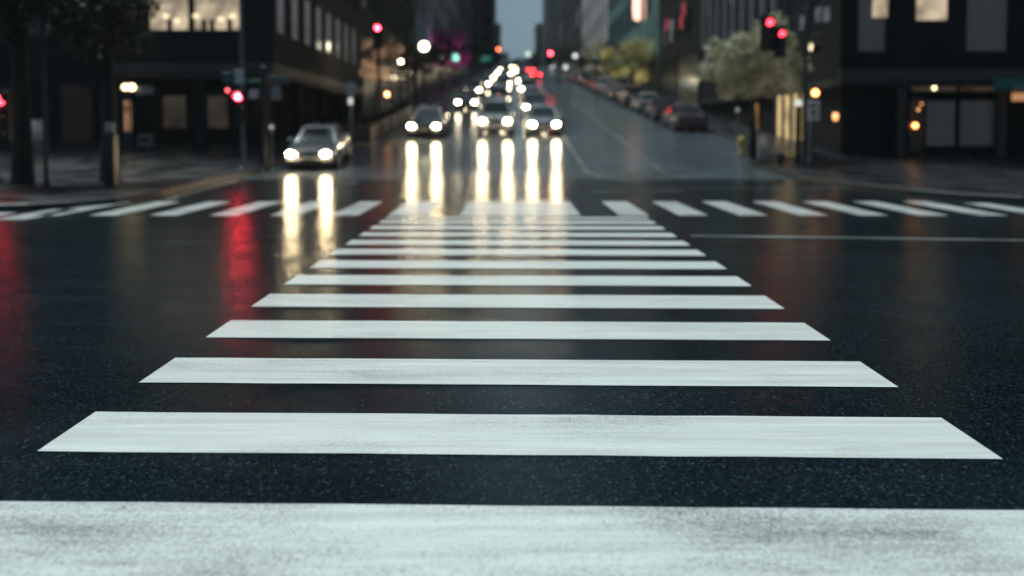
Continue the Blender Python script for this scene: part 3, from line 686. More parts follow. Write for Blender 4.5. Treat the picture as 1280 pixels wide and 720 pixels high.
# ------------------------------------------------------------------ cars
def xform_wheel(M): return M
def make_car(kind, label, paint, lights=True):
    suv = kind == 'suv'
    L, W, belt, roof = (4.7, 1.88, 1.02, 1.72) if suv else (4.6, 1.80, 0.88, 1.42)
    t = thing('suv' if suv else 'sedan_car', label, 'car', (0, 0, 0))
    hw = W / 2
    # body loft, front at -Y
    if suv:
        st = [(-2.35, .80, .42, .78), (-2.30, .88, .30, .90), (-2.15, .92, .26, .98), (-1.8, .94, .24, 1.02), (-1.1, .94, .24, 1.08), (-.2, .94, .24, 1.06), (1.0, .94, .24, 1.06), (1.9, .93, .26, 1.08), (2.22, .90, .30, 1.05), (2.35, .82, .42, .95)]
    else:
        st = [(-2.30, .70, .40, .60), (-2.26, .80, .28, .70), (-2.10, .86, .22, .76), (-1.7, .89, .20, .81), (-1.0, .90, .20, .90), (-.2, .90, .20, .90), (.9, .90, .20, .92), (1.7, .89, .22, .96), (2.18, .84, .28, .94), (2.30, .74, .42, .82)]
    rings = []
    for y, w, zb, zs in st:
        m = (zb + zs) / 2
        half = [(0, zb), (w * .8, zb), (w * .96, zb + .07), (w, m), (w * .985, zs - .12), (w * .93, zs - .04), (w * .78, zs), (w * .4, zs + .02), (0, zs + .025)]
        rings.append([(x, y, z) for x, z in half] + [(-x, y, z) for x, z in reversed(half[1:-1])])
    b = MB(); b.loft(rings); body = b.build('body', paint, t, 35)
    # cabin
    if suv: lo = [(.80, -1.05, 1.04), (.86, 0.2, 1.05), (.84, 2.15, 1.04)]; hi = [(.62, -.35, 1.66), (.66, .6, 1.70), (.60, 1.95, 1.64)]
    else: lo = [(.76, -1.0, .88), (.82, 0.25, .90), (.72, 1.62, .93)]; hi = [(.56, -.18, 1.38), (.59, .45, 1.42), (.53, 1.05, 1.37)]
    lowr = [(-lo[0][0], lo[0][1], lo[0][2]), (lo[0][0], lo[0][1], lo[0][2]), (lo[1][0], lo[1][1], lo[1][2]), (lo[2][0], lo[2][1], lo[2][2]), (-lo[2][0], lo[2][1], lo[2][2]), (-lo[1][0], lo[1][1], lo[1][2])]
    hir = [(-hi[0][0], hi[0][1], hi[0][2]), (hi[0][0], hi[0][1], hi[0][2]), (hi[1][0], hi[1][1], hi[1][2]), (hi[2][0], hi[2][1], hi[2][2]), (-hi[2][0], hi[2][1], hi[2][2]), (-hi[1][0], hi[1][1], hi[1][2])]
    cx = [(x * .8, (y - (hi[1][1])) * .8 + hi[1][1], z + .05) for x, y, z in hir]
    low0 = [(x * 1.0, y, z - .12) for x, y, z in lowr]
    b = MB(); b.loft([low0, lowr, hir, cx]); b.build('cabin', paint, t, 20)
    names = ['windshield', 'side_window', 'side_window', 'rear_window', 'side_window', 'side_window']
    for i in range(6):
        j = (i + 1) % 6
        q = [Vector(lowr[i]), Vector(lowr[j]), Vector(hir[j]), Vector(hir[i])]
        c = sum(q, Vector()) / 4; n = (q[1] - q[0]).cross(q[3] - q[0]).normalized()
        k = .90 if i in (0, 3) else .84
        qq = [c + (v - c) * k + n * .006 for v in q]; q2 = [v - n * .01 for v in qq]
        b = MB(); b.loft([q2, qq]); b.build(names[i], GLASS_DARK, t)
    # wheels
    wr = .36 if suv else .32; fy = 1.42
    for sx in (-1, 1):
        for y in (-fy, fy):
            M = Matrix.Translation((sx * (hw - .10), y, wr)) @ Matrix.Rotation(R(90) * sx, 4, 'Y')
            b = MB(); b.lathe([(wr * .6, -.11), (wr * .95, -.11), (wr, -.07), (wr, .07), (wr * .95, .115), (wr * .6, .115)], n=20, M=M); w = b.build('wheel', RUBBER, t, 40)
            b = MB(); b.lathe([(wr * .62, .10), (wr * .62, .12), (wr * .2, .128), (wr * .1, .13)], n=16, M=M); b.build('rim', RIM, w, 30)
            b = MB(); a = [Vector((sx * (hw + .012), y + (wr + .05) * math.cos(R(u)), wr + (wr + .05) * math.sin(R(u)))) for u in range(0, 181, 20)]; b.tube(a, .03, 6); b.build('wheel_arch', PLASTIC, t, 40)
    zl = .78 if suv else .64; yl = -2.25 if suv else -2.20
    lx = .64 if suv else .60
    for sx in (-1, 1):
        b = MB(); yf = -2.385 if suv else -2.335; b.disc_y((sx * lx, (yl + yf) / 2, zl), .165, yl - yf, 16, rz=.10); hl = b.build('headlight_housing', PLASTIC, t, 40)
        ye = yf - (yl - yf) * .5 - .012; b = MB(); b.add([(sx * lx + .155 * math.cos(R(a)), ye, zl + .092 * math.sin(R(a))) for a in range(0, 360, 20)], [tuple(range(18))]); b.build('headlight', HEAD if lights else HEADOFF, t)
        b = MB(); b.box((sx * lx - .18, 2.20 if not suv else 2.24, zl + .08), (sx * lx + .16, 2.31 if not suv else 2.35, zl + .22), bev=.03); b.build('taillight', TAIL, t)
        b = MB(); b.box((sx * (hw + .02) - .09, -.95, belt + .02), (sx * (hw + .02) + .09, -.80, belt + .16), bev=.03); b.build('mirror', paint, t, 30)
    gy = -2.36 if suv else -2.31
    b = MB(); b.box((-.42, gy, zl - .13), (.42, gy + .1, zl + .08), bev=.02)
    for k in range(4): b.box((-.40, gy - .012, zl - .10 + k * .05), (.40, gy - .001, zl - .085 + k * .05), 1)
    b.build('grille', [PLASTIC, CHROME], t)
    b = MB(); b.box((-.72, gy - .03, .24), (.72, gy + .14, .42), bev=.05); b.build('bumper', PLASTIC, t, 30)
    b = MB(); b.box((-.17, gy - .045, .43), (.17, gy - .03, .54), bev=.005); b.build('licence_plate', PLATE, t)
    if suv:
        for sx in (-1, 1):
            b = MB(); b.tube([(sx * .56, -.1, 1.73), (sx * .57, .0, 1.79), (sx * .57, 1.5, 1.79), (sx * .56, 1.6, 1.73)], .018, 8); b.build('roof_rail', PLASTIC, t, 40)
    return t
def paint(name, c, metal=.5, rough=.28):
    return mat(name, c, rough, metal, var=.08, coat=1.0)
SILVER = paint('silver_paint', (0.34, 0.35, 0.37)); WHITEP = paint('white_paint', (0.62, 0.63, 0.64), 0); BLACKP = paint('black_paint', (0.012, 0.012, 0.014)); GREYP = paint('grey_paint', (0.12, 0.125, 0.135)); REDP = paint('red_paint', (0.28, 0.015, 0.02), .2); MAUVE = paint('mauve_paint', (0.11, 0.08, 0.10)); BLUEP = paint('blue_paint', (0.02, 0.03, 0.06)); PALE = paint('pale_paint', (0.40, 0.41, 0.40))
protos = {}
used = set()
def set_paint(o, m):
    for ch in o.children:
        if ch.name.split('.')[0] in ('body', 'cabin', 'mirror'):
            ch.material_slots[0].link = 'OBJECT'; ch.material_slots[0].material = m
def set_part(o, nm, m):
    for ch in o.children:
        if ch.name.split('.')[0] == nm:
            ch.material_slots[0].link = 'OBJECT'; ch.material_slots[0].material = m
def place_car(kind, X, Y, label, m, lights='on', away=False, group=None, dz=0, rz=0):
    key = kind
    if key not in protos: protos[key] = make_car(kind, label, SILVER, True)
    # prototypes are the first placed; later ones are copies
    if key not in used: o = protos[key]; used.add(key); src = None
    else:
        skip = ('licence_plate', 'mirror', 'wheel_arch', 'bumper', 'rim') if Y > 85 else ()
        o = copy_tree(protos[key], None, skip)
    s = (zg(Y + 1.4) - zg(Y - 1.4)) / 2.8
    z = (zg(Y + 1.4) + zg(Y - 1.4)) / 2
    o.location = (X, Y, z + 0.005 + dz)
    ang = math.atan(s)
    o.rotation_euler = (ang if not away else -ang, 0, rz + (math.pi if away else 0))
    if lights != 'proto': pass
    set_paint(o, m)
    set_part(o, 'headlight', {'on': HEAD, 'far': HEADFAR, 'off': HEADOFF}[lights])
    if away and lights == 'on': set_part(o, 'headlight', HEADOFF)
    if lights == 'on' and away: set_part(o, 'taillight', TAILON)
    if 'group' in o: del o['group']
    tag(o, label, 'car', group); return o
Q = 'cars driving toward the camera'
place_car('sedan', -7.35, 29.2, 'silver car with lit headlights standing at the left kerb', SILVER, rz=R(4))
place_car('suv', -0.86, 40.8, 'pale suv with lit headlights, middle one of the three leading cars', PALE, group=Q)
place_car('sedan', 1.62, 40.6, 'silver blue saloon with lit headlights, rightmost of the leading cars', SILVER, group=Q)
place_car('sedan', -4.3, 39.5, 'small dark car with lit headlights, leftmost of the leading cars', GREYP, group=Q)
place_car('sedan', -3.35, 58, 'black car with lit headlights, first behind the leftmost leading car', BLACKP, 'far', group=Q)
place_car('suv', -3.75, 74, 'dark suv with lit headlights, second behind the leftmost leading car', GREYP, 'far', group=Q)
ords = ['second', 'third', 'fourth', 'fifth', 'sixth', 'seventh', 'eighth', 'ninth', 'tenth', 'eleventh', 'twelfth', 'thirteenth']
rq = random.Random(3)
cl = [(WHITEP, 'white'), (GREYP, 'grey'), (SILVER, 'silver'), (BLACKP, 'black'), (PALE, 'pale'), (BLUEP, 'blue')]
for i, Y in enumerate((50, 58.5, 68, 78, 90, 103, 118, 135, 155, 178, 203)):
    m, cn = cl[i % 6]
    place_car('suv' if i % 3 == 1 else 'sedan', -1.05 + rq.uniform(-.25, .25), Y, f'{cn} car with lit headlights, {ords[i]} in the queue behind the pale leading suv', m, 'far', group=Q)
for i, Y in enumerate((53, 64, 76, 88, 102, 120, 140, 162, 188, 212)):
    m, cn = cl[(i + 3) % 6]
    place_car('suv' if i % 3 == 2 else 'sedan', 1.55 + rq.uniform(-.2, .2), Y, f'{cn} car with lit headlights, {ords[i]} in the queue behind the silver blue saloon', m, 'far', group=Q)
for i, Y in enumerate((93, 116, 145, 180)):
    m, cn = cl[(i + 1) % 6]
    place_car('sedan', -3.4, Y, f'{cn} car with lit headlights, number {i + 3} behind the leftmost leading car', m, 'far', group=Q)
place_car('sedan', 4.0, 128, 'dark car with red tail lamps driving uphill, nearer of two', BLACKP, 'on', True, 'cars driving uphill')
place_car('sedan', 4.0, 165, 'pale car with red tail lamps driving uphill, farther of two', PALE, 'on', True, 'cars driving uphill')
PK = 'cars parked along the right kerb'
pc = [(MAUVE, 'mauve grey'), (BLUEP, 'dark blue'), (SILVER, 'silver'), (MAUVE, 'mauve'), (GREYP, 'grey'), (PALE, 'pale'), (WHITEP, 'white'), (REDP, 'red'), (BLACKP, 'black'), (GREYP, 'grey'), (BLACKP, 'black'), (SILVER, 'silver'), (GREYP, 'dark grey')]
for i, Y in enumerate((42.5, 48.6, 54.8, 61, 67.4, 73.9, 80.4, 87.5, 94.5, 101.5, 109, 116.5, 124)):
    m, cn = pc[i]
    nm = 'nearest' if i == 0 else ords[i - 1]
    place_car('suv' if i in (3, 6, 9) else 'sedan', 9.62 + rq.uniform(-.06, .06), Y, f'{cn} car parked at the right kerb, {nm} in the row', m, 'off', True, PK)

# ------------------------------------------------------------------ street furniture
def base(b, r=.14): b.lathe([(r * 1.5, 0), (r * 1.5, .04), (r, .08), (r * .8, .3)], n=12)
def signal_head(t, c, lit='red', m=None, n=3, s=1.0, rz=0.0):
    """housing with visors and lenses, facing -Y, centre of the top lens at c (local)"""
    x, y, z = c; p = .36 * s
    b = MB(); b.box((x - .17 * s, y, z - p * (n - 1) - .2 * s), (x + .17 * s, y + .2 * s, z + .2 * s), bev=.03)
    b.box((x - .26 * s, y + .21 * s, z - p * (n - 1) - .3 * s), (x + .26 * s, y + .225 * s, z + .3 * s))
    h = b.build('signal_head', BLACK, t)
    for k in range(n):
        zz = z - k * p
        b = MB(); a = []
        for q in range(9):
            an = R(-20 + q * 27.5); a.append((x + .135 * s * math.cos(an), zz + .135 * s * math.sin(an)))
        b.loft([[(u, y - .001, v) for u, v in a] + [(u * .97 + x * .03, y - .001, v * .97 + zz * .03) for u, v in reversed(a)], [(u, y - .18 * s, v) for u, v in a] + [(u * .97 + x * .03, y - .18 * s, v * .97 + zz * .03) for u, v in reversed(a)]])
        b.build('visor', BLACK, h)
        mm = LENSOFF
        if lit == 'red' and k == 0: mm = m or REDL
        if lit == 'green' and k == n - 1: mm = GRL
        b = MB(); b.disc_y((x, y - .02, zz), .11 * s, .03, 16); b.build('lens', mm, h, 50)
    return h
def signal_pole(lab, X, Y, H_, heads, arm=None, m=POLE, name='traffic_light'):
    z = gz(X, Y); t = thing(name, lab, 'traffic light', (X, Y, z))
    b = MB(); base(b, .13); b.tube([(0, 0, .1), (0, 0, H_ * .5), (0, 0, H_)], [.085, .075, .06], 12); b.sphere((0, 0, H_), .07, 10); b.build('pole', m, t, 40)
    if arm:
        b = MB(); b.tube([(0, 0, H_ - .25), (arm * .5, 0, H_ - .12), (arm, 0, H_ - .05)], [.06, .05, .035], 10); b.build('mast_arm', m, t, 40)
    for (x, y, Yh, lit, mm, n, s) in heads:
        c = px(x, y, Yh) - t.location
        b = MB(); b.tube([(c.x * .0 if not arm else c.x, .0, c.z - .1), (c.x, Yh - Y + .1, c.z - .1)], .025, 8); b.build('bracket', m, t, 40)
        signal_head(t, tuple(c), lit, mm, n, s)
    return t
def sign(name, lab, c, w, h, m, round_=False, cat='sign', back=None, marks=None, rz=0, border=None):
    t = thing(name, lab, cat, c, rz)
    b = MB()
    if round_: b.disc_y((0, 0, 0), w / 2, .02, 20)
    else: b.box((-w / 2, -.012, -h / 2), (w / 2, .012, h / 2), bev=.01)
    b.build('face', m, t)
    b = MB(); b.box((-.03, .0125, -h * .4), (.03, .05, h * .4)); b.build('bracket', BLACK, t)
    if marks:
        b = MB()
        for x0, z0, x1, z1 in marks: b.box((x0 * w, -.016, z0 * h), (x1 * w, -.0125, z1 * h))
        b.build('marking', mat('sign_ink', (0.04, 0.04, 0.045), 0.5), t)
    return t
# left signal at the kerb
YL = 26.5; XL = px(304, 200, YL).x
t = signal_pole('slim grey signal pole with a low red light, left of the silver kerbside car', XL, YL, 7.2, [(298, 121, YL - .14, 'red', REDL, 3, 1.0), (285, 113, YL - .12, 'red', emit('small_red', (1, .1, .12), 5), 1, .55)], m=mat('grey_pole', (0.10, 0.10, 0.11), .5))
SG = emit('green_sign', (0.0, .3, .2), 0.0, (0.01, 0.16, 0.11)); SB = mat('teal_sign', (0.03, 0.11, 0.13), .4)
sign('street_sign', 'small blue green plate left of the slim grey signal pole', px(284, 97, YL - .1), .36, .38, SB)
sign('street_sign', 'square white plate at the top of the slim grey signal pole', px(299, 96, YL - .16), .32, .5, WHITE)
sign('street_name_sign', 'green street name blade right of the slim grey signal pole', px(316, 102, YL - .1), .55, .13, mat('green_sign_face', (0.01, .20, .13), .4))
sign('street_sign', 'small white plate between the slim grey pole and the black pole', px(317, 118, YL - .1), .33, .28, WHITE)
# black pole with two signs
YB = 26.9; XB = px(331, 205, YB).x
def post(name, lab, cat, X, Y, H_, r, m, cap=True):
    t = thing(name, lab, cat, (X, Y, gz(X, Y)))
    b = MB(); base(b, r * 1.3); b.tube([(0, 0, .05), (0, 0, H_)], [r, r * .85], 12); b.build('pole', m, t, 40)
    if cap: b = MB(); b.sphere((0, 0, H_), r, 10); b.build('cap', m, t, 40)
    return t
post('sign_post', 'thick black post right of the slim grey signal pole', 'post', XB, YB, 3.6, .12, BLACK)
sign('street_sign', 'upper wide dim grey plate on the thick black post', px(348, 100, YB - .15), .75, .32, mat('dim_sign', (0.10, .11, .12), .4))
sign('street_sign', 'lower square dim grey plate on the thick black post', px(345, 117, YB - .15), .36, .42, mat('dim_sign2', (0.22, .22, .23), .4))
def meter(lab, X, Y, group=None):
    t = thing('parking_meter', lab, 'parking meter', (X, Y, gz(X, Y)), 0, group)
    b = MB(); base(b, .06); b.tube([(0, 0, .05), (0, 0, 1.1)], .03, 10); b.build('pole', GALV, t, 40)
    b = MB(); b.loft([[(-.07, -.05, 1.1), (.07, -.05, 1.1), (.07, .05, 1.1), (-.07, .05, 1.1)], [(-.1, -.07, 1.2), (.1, -.07, 1.2), (.1, .07, 1.2), (-.1, .07, 1.2)], [(-.1, -.07, 1.38), (.1, -.07, 1.38), (.1, .07, 1.38), (-.1, .07, 1.38)], [(-.05, -.05, 1.48), (.05, -.05, 1.48), (.05, .05, 1.48), (-.05, .05, 1.48)]]); b.build('meter_head', GALV, t, 30)
    b = MB(); b.box((-.06, -.078, 1.27), (.06, -.0705, 1.37)); b.build('display', emit('meter_display', (.8, .85, .9), .6), t)
X_ = px(340, 158, 28.2).x; meter('parking meter with a pale display left of the silver car', X_, 28.2)
X_ = px(849, 160, 36).x; meter('parking meter with pale display at the front of the right parked row', 10.95, 37)
# dark posts on the left sidewalk
post('lamp_post', 'thin black pole at far left in front of the trees', 'pole', px(58, 232, 19.6).x, 19.6, 8.0, .055, BLACK)
t = thing('payment_post', 'short black post with a pale top on the left sidewalk', 'post', (px(139, 232, 19.5).x, 19.5, .13))
b = MB(); b.box((-.14, -.12, 0), (.14, .12, 1.35), bev=.03); b.build('housing', BLACK, t); b = MB(); b.box((-.11, -.10, 1.352), (.11, .10, 1.62), bev=.04); b.build('cap', mat('pale_cap', (.28, .28, .29), .5), t)
signal_pole('signal pole cut by the left edge showing a red light', px(-6, 240, 20.6).x, 20.6, 3.4, [(0, 125, 20.4, 'red', emit('red_lens_near', (1.0, 0.022, 0.04), 22), 3, 1.2)])
# wall lantern and glowing case by the corner building
c = px(160, 109, 32.4); t = thing('wall_lantern', 'yellow glowing double lantern under the left building canopy', 'lantern', c)
for dx, r in ((-.12, .13), (.16, .15)):
    b = MB(); b.sphere((dx, 0, 0), r, 12); b.build('lamp_shade', WARML, t, 60)
b = MB(); b.tube([(-.12, 0, 0.12), (.0, 0, .35), (.16, 0, .15)], .02, 8); b.tube([(0, 0, .35), (0, .5, .4)], .02, 8); b.tube([(0, .02, .35), (0, .02, px(160, 190, 32.4).z - c.z)], .03, 8); b.build('bracket', BLACK, t, 40)
c = px(160, 164, 32.8); t = thing('display_case', 'narrow amber lit display case below the yellow lantern', 'display case', c)
hh = px(160, 126, 32.8).z - c.z
b = MB(); b.box((-.2, 0, -.9), (.2, .2, hh + .05), bev=.03); b.build('case', BLACK, t)
b = MB(); b.box((-.14, -.02, 0), (.14, -.002, hh)); b.build('lit_panel', window_emit('amber_case', (1, .5, .25), .5, 1.5, .2), t)
sign('hanging_sign', 'small grey sign board right of the yellow lantern', px(181, 113, 32.5), .75, .35, BLIND2)
t = thing('newspaper_box', 'small pale box on the sidewalk below the lit case', 'box', (px(183, 195, 32).x, 32, gz(-16, 32)))
b = MB(); b.box((-.3, -.2, .1), (.3, .2, .62), bev=.04); b.build('housing', mat('dusky_box', (.16, .12, .13), .5), t); b = MB(); b.box((-.22, -.22, .3), (.22, -.201, .55)); b.build('window', GLASS_DARK, t)
for sx in (-1, 1):
    b = MB(); b.box((sx * .22 - .03, -.15, 0), (sx * .22 + .03, .15, .1)); b.build('leg', BLACK, t)
# street signals farther on
signal_pole('signal pole with a high red light in front of the blossoming tree', -6.75, 38.6, 6.7, [(472, 35, 38.4, 'red', REDL2, 3, 1.0)])
def ped(lab, x, y, Y, m, X=None):
    c = px(x, y, Y); X = X if X is not None else c.x
    t = thing('pedestrian_signal', lab, 'pedestrian signal', (c.x, Y, gz(c.x, Y))); hz = c.z - t.location.z
    b = MB(); base(b, .08); b.tube([(0, .2, .05), (0, .2, hz + .35)], .05, 10); b.build('pole', POLE, t, 40)
    b = MB(); b.box((-.2, 0, hz - .2), (.2, .18, hz + .2), bev=.03); b.build('signal_head', BLACK, t)
    b = MB(); b.disc_y((0, -.012, hz), .13, .02, 14); b.build('lens', m, t)
ped('amber pedestrian signal below the blossoming tree', 484, 118, 44, ORL)
ped('amber pedestrian signal above the white sign at the right corner', 1019, 116, 28.9, ORL)
# white sign right
Yw = 28.5; c = px(1016, 138, Yw)
t = thing('sign_post', 'pale pole carrying the white sign at the right corner', 'post', (c.x - .1, Yw, gz(c.x, Yw)))
b = MB(); base(b, .06); b.tube([(0, 0, .05), (0, 0, 2.75)], .045, 10); b.build('pole', GALV, t, 40)
sign('traffic_sign', 'white rectangular sign with dark marks at the right corner', px(1016, 138, Yw - .1), .52, .76, WHITE, marks=[(-.3, .15, .3, .28), (-.15, -.2, .25, .0), (-.3, -.36, .3, -.3)])
c = px(998, 129, 29.2); t = thing('round_lamp', 'small round white lamp on a black post left of the white sign', 'lamp', (c.x, 29.2, gz(c.x, 29.2)))
b = MB(); base(b, .1); b.tube([(0, 0, .05), (0, 0, c.z - t.location.z - .1)], .1, 10); b.build('pole', BLACK, t, 40); b = MB(); b.sphere((0, 0, c.z - t.location.z), .15, 12); b.build('lamp_shade', emit('small_white', (.85, .9, .85), .75), t, 60)
c = px(1047, 146, 29.9); t = thing('wall_lamp', 'dim orange wall lamp on the black pier right of the white sign', 'lamp', (c.x, 30.3, c.z))
b = MB(); b.lathe([(.05, -.14), (.09, -.1), (.11, .1), (.04, .16)], c=(0, -.2, 0), n=10); b.build('lamp_shade', emit('dim_orange', (1, .4, .12), 1.2), t, 60); b = MB(); b.box((-.03, -.12, -.03), (.03, .2, .03)); b.build('bracket', BLACK, t)
signal_pole('signal pole with two red lights above the big round tree', 10.35, 26.9, 5.6, [(962, 28, 26.7, 'red', emit('red_lens_soft', (1.0, 0.022, 0.04), 16), 3, .95), (977, 42, 26.75, 'red', MATS.get('red_lens_soft') or REDL2, 3, .8)])
# utility cabinet, hydrant
t = thing('utility_cabinet', 'narrow pale utility cabinet beside the round tree trunk', 'cabinet', (px(953, 195, 28.8).x, 28.8, gz(9.6, 28.8)))
b = MB(); b.box((-.17, -.15, 0), (.17, .15, .95), bev=.03); b.build('housing', mat('cabinet_paint', (.26, .25, .25), .5), t); b = MB(); b.box((-.14, -.165, .08), (.14, -.1505, .86)); b.build('door', mat('cabinet_paint2', (.3, .29, .29), .5), t); b = MB(); b.box((-.2, -.18, .952), (.2, .18, 1.0), bev=.02); b.build('lid', mat('cabinet_paint'), t) if 'cabinet_paint' not in MATS else b.build('lid', MATS['cabinet_paint'], t)
t = thing('fire_hydrant', 'small yellow fire hydrant at the right kerb', 'fire hydrant', (9.35, 30.9, gz(9.35, 30.9)))
HY = mat('hydrant_paint', (.5, .38, .12), .4)
b = MB(); b.lathe([(.17, 0), (.17, .05), (.12, .07), (.11, .5), (.15, .52), (.15, .56), (.11, .62), (.05, .7), (.03, .76)], n=14); b.build('barrel', HY, t, 40)
for sx in (-1, 1): b = MB(); b.tube([(sx * .1, 0, .42), (sx * .19, 0, .42)], .06, 10); b.build('outlet', HY, t, 40)
# bus stop style sign, left
c = px(438, 111, 35.2); t = thing('bus_stop_sign', 'tall pale pole with an oval pale board behind the silver car', 'sign', (c.x, 35.2, gz(c.x, 35.2)))
hz = c.z - t.location.z
b = MB(); base(b, .07); b.tube([(0, .05, .05), (0, .05, hz)], .055, 10); b.build('pole', mat('pale_pole', (.3, .31, .32), .4), t, 40)
b = MB(); b.disc_y((0, 0, hz), .24, .05, 18, rz=.30); b.build('face', WHITE, t, 40)
b = MB(); b.box((-.1, -.03, hz - .72), (.1, .03, hz - .42), bev=.02); b.build('timetable', emit('timetable_light', (.9, .9, .8), .8), t)
# timber planters along the left kerb
PL = mat('planter_wood', (.10, .06, .045), .4, bump=.4, scale=5); PLC = mat('planter_cap', (.30, .24, .20), .3)
lab4 = ['nearest', 'second', 'third', 'fourth', 'farthest']
for i in range(5):
    Y = 36.6 + i * 3.0; t = thing('planter_box', f'low timber planter with hedge on the left kerb, {lab4[i]} of the row', 'planter', (-6.85, Y, zg(Y) + .13), 0, 'timber planters along the left kerb')
    t.rotation_euler = (math.atan(.1), 0, 0)
    b = MB(); b.box((-.3, -1.25, 0), (.3, 1.25, .62), bev=.03); b.build('box', PL, t)
    b = MB(); b.box((-.34, -1.29, .622), (.34, 1.29, .67)); b.build('rim', PLC, t)
    L_ = MB(); V = []; Fc = []
    for k in range(500):
        q = Vector((rq.uniform(-.26, .26), rq.uniform(-1.2, 1.2), .66 + rq.random() ** .7 * .28)); u = Vector((rq.gauss(0, 1), rq.gauss(0, 1), rq.gauss(0, 1))).normalized() * .06; w = u.cross(Vector((rq.gauss(0, 1), 1, 1))).normalized() * .04
        o = len(V); V += [q - u, q - w, q + u, q + w]; Fc.append((o, o + 1, o + 2, o + 3))
    L_.add(V, Fc); L_.build('hedge', LD, t)
# globe street lamps
def globe(lab, x, y, Y, r, m, X=None, group='globe street lamps', arms=False):
    c = px(x, y, Y); t = thing('street_lamp', lab, 'street lamp', (c.x, Y, gz(c.x, Y)), 0, group); hz = c.z - t.location.z
    b = MB(); base(b, .1); b.tube([(0, 0, .1), (0, 0, hz * .5), (0, 0, hz - r)], [.07, .055, .045], 10); b.lathe([(.05, hz - r - .1), (.12, hz - r * .98), (.06, hz - r * .9)], n=12); b.build('pole', POLE, t, 40)
    b = MB(); b.sphere((0, 0, hz), r, 18); b.build('lamp_shade', m, t, 80)
    b = MB(); b.lathe([(.1, hz + r * .96), (.05, hz + r + .06), (.01, hz + r + .14)], n=10); b.build('finial', POLE, t, 40)
    return t
globe('brightest globe street lamp on the left, glowing pale yellow', 530, 58, 58, .33, GLOBE)
globe('small pale green street lamp left of the magenta tree', 569, 72, 92, .42, GRL)
globe('tiny white street lamp next to the pale green one', 552, 72, 84, .2, WHITEL)
globe('tiny street lamp at the far end of the street, under the sky gap', 660, 68, 240, .8, emit('far_lamp', (.8, .95, .8), 1.2))
globe('tiny white street lamp above the right parked cars, upper one', 719, 70, 118, .35, emit('dim_white', (.8, .85, .85), 1.6))
globe('tiny white street lamp above the right parked cars, lower one', 707, 84, 150, .4, MATS['dim_white'])
globe('tiny white street lamp below the far red signal', 690, 82, 195, .6, MATS['dim_white'])
c = px(742, 76, 68.6); t = thing('street_lamp', 'added hooded lamp shining into the left of the yellow lit tree', 'street lamp', (c.x, 66.5, gz(c.x, 66.5)))  # lamp added to brighten the yellow tree
hz = 3.6
b = MB(); base(b, .1); b.tube([(0, 0, .1), (0, 0, hz)], [.07, .05], 10); b.build('pole', POLE, t, 40)
ML = Matrix.Translation((0, 0, hz)) @ Matrix.Rotation(R(-55), 4, 'X')
b = MB(); b.loft([[(.26 * math.cos(R(a)), .26 * math.sin(R(a)), z) for a in range(0, 360, 30)] for z in (-.1, .35)], M=ML, cap=False); b.lathe([(.26, -.1), (.05, -.2)], n=12, M=ML); b.build('lamp_shade', BLACK, t, 40)
b = MB(); b.add([(.24 * math.cos(R(a)), .24 * math.sin(R(a)), 0) for a in range(0, 360, 30)], [tuple(range(12))], 0, ML); b.build('lens', emit('added_tree_light', (1, .84, .52), 170), t)
globe('small warm street lamp behind the small olive tree at left kerb', 501, 77, 50, .13, emit('warm_small', (1, .7, .45), 16))
c = px(1004, 58, 30.6); t = thing('wall_lamp', 'added warm lamp high on the right corner building shining on the round tree', 'lamp', (12.88, 30.9, c.z))  # added light, its hood hides the lens from the camera
b = MB(); b.add([(-.62, .16 * math.cos(R(a)), .16 * math.sin(R(a))) for a in range(0, 360, 30)], [tuple(range(12))]); b.build('lens', emit('added_tree_wash', (1, .80, .50), 90), t)
b = MB(); b.loft([[(x, .2 * math.cos(R(a)), .2 * math.sin(R(a))) for a in range(0, 360, 30)] for x in (-.80, -.45)], cap=False); b.lathe([(.2, -.01), (.05, .06)], n=12, M=Matrix.Translation((-.45, 0, 0)) @ Matrix.Rotation(R(90), 4, 'Y')); b.build('lamp_shade', BLACK, t, 40)
b = MB(); b.tube([(0, 0, .1), (-.3, 0, .22), (-.45, 0, .13)], .025, 8); b.build('bracket', BLACK, t, 40)
def added_uplight(lab, X, Y, target, strength, colr, r=.16, z=None):  # small spotlights added to lift the tree crowns
    z = gz(X, Y) if z is None else z; p0 = Vector((X, Y, z))
    t = thing('added_spotlight', lab, 'spotlight', p0, 0, 'added spotlights brightening the trees')
    d = (Vector(target) - p0 - Vector((0, 0, .3))).normalized(); Mx = Matrix.Translation((0, 0, .3)) @ d.to_track_quat('Z', 'Y').to_matrix().to_4x4()
    b = MB(); b.box((-.12, -.12, 0), (.12, .12, .06), bev=.02); b.tube([(0, 0, .05), (0, 0, .2)], .03, 8); b.build('base', BLACK, t)
    n = [R(a) for a in range(0, 360, 30)]
    b = MB(); b.loft([[(q * r * 1.15 * math.cos(a), q * r * 1.15 * math.sin(a), zz) for a in n] for q, zz in ((.5, -.16), (1, -.1), (1, .16), (.95, .16), (.95, -.02))]); b.build('lamp_shade', BLACK, t, 40)
    b = MB(); b.add([(r * math.cos(a), r * math.sin(a), 0.0) for a in n], [tuple(range(12))], 0, Mx); l = b.build('lens', emit(lab.split()[0] + '_spot', colr, strength), t)
    for ch in t.children:
        if ch.name.startswith('lamp_shade'): ch.matrix_local = Mx
added_uplight('amber added spotlight under the big round tree', 9.5, 26.9, (9.3, 29.0, 5.6), 130, (1, .84, .55))
added_uplight('blush added spotlight under the blossoming tree', -7.75, 42.2, (-7.6, 44.6, 7.0), 1900, (1, .74, .52))
added_uplight('magenta added spotlight under the magenta tree', -7.2, 96, (-7.8, 99.5, 14), 900, (1, .35, .75), .22)
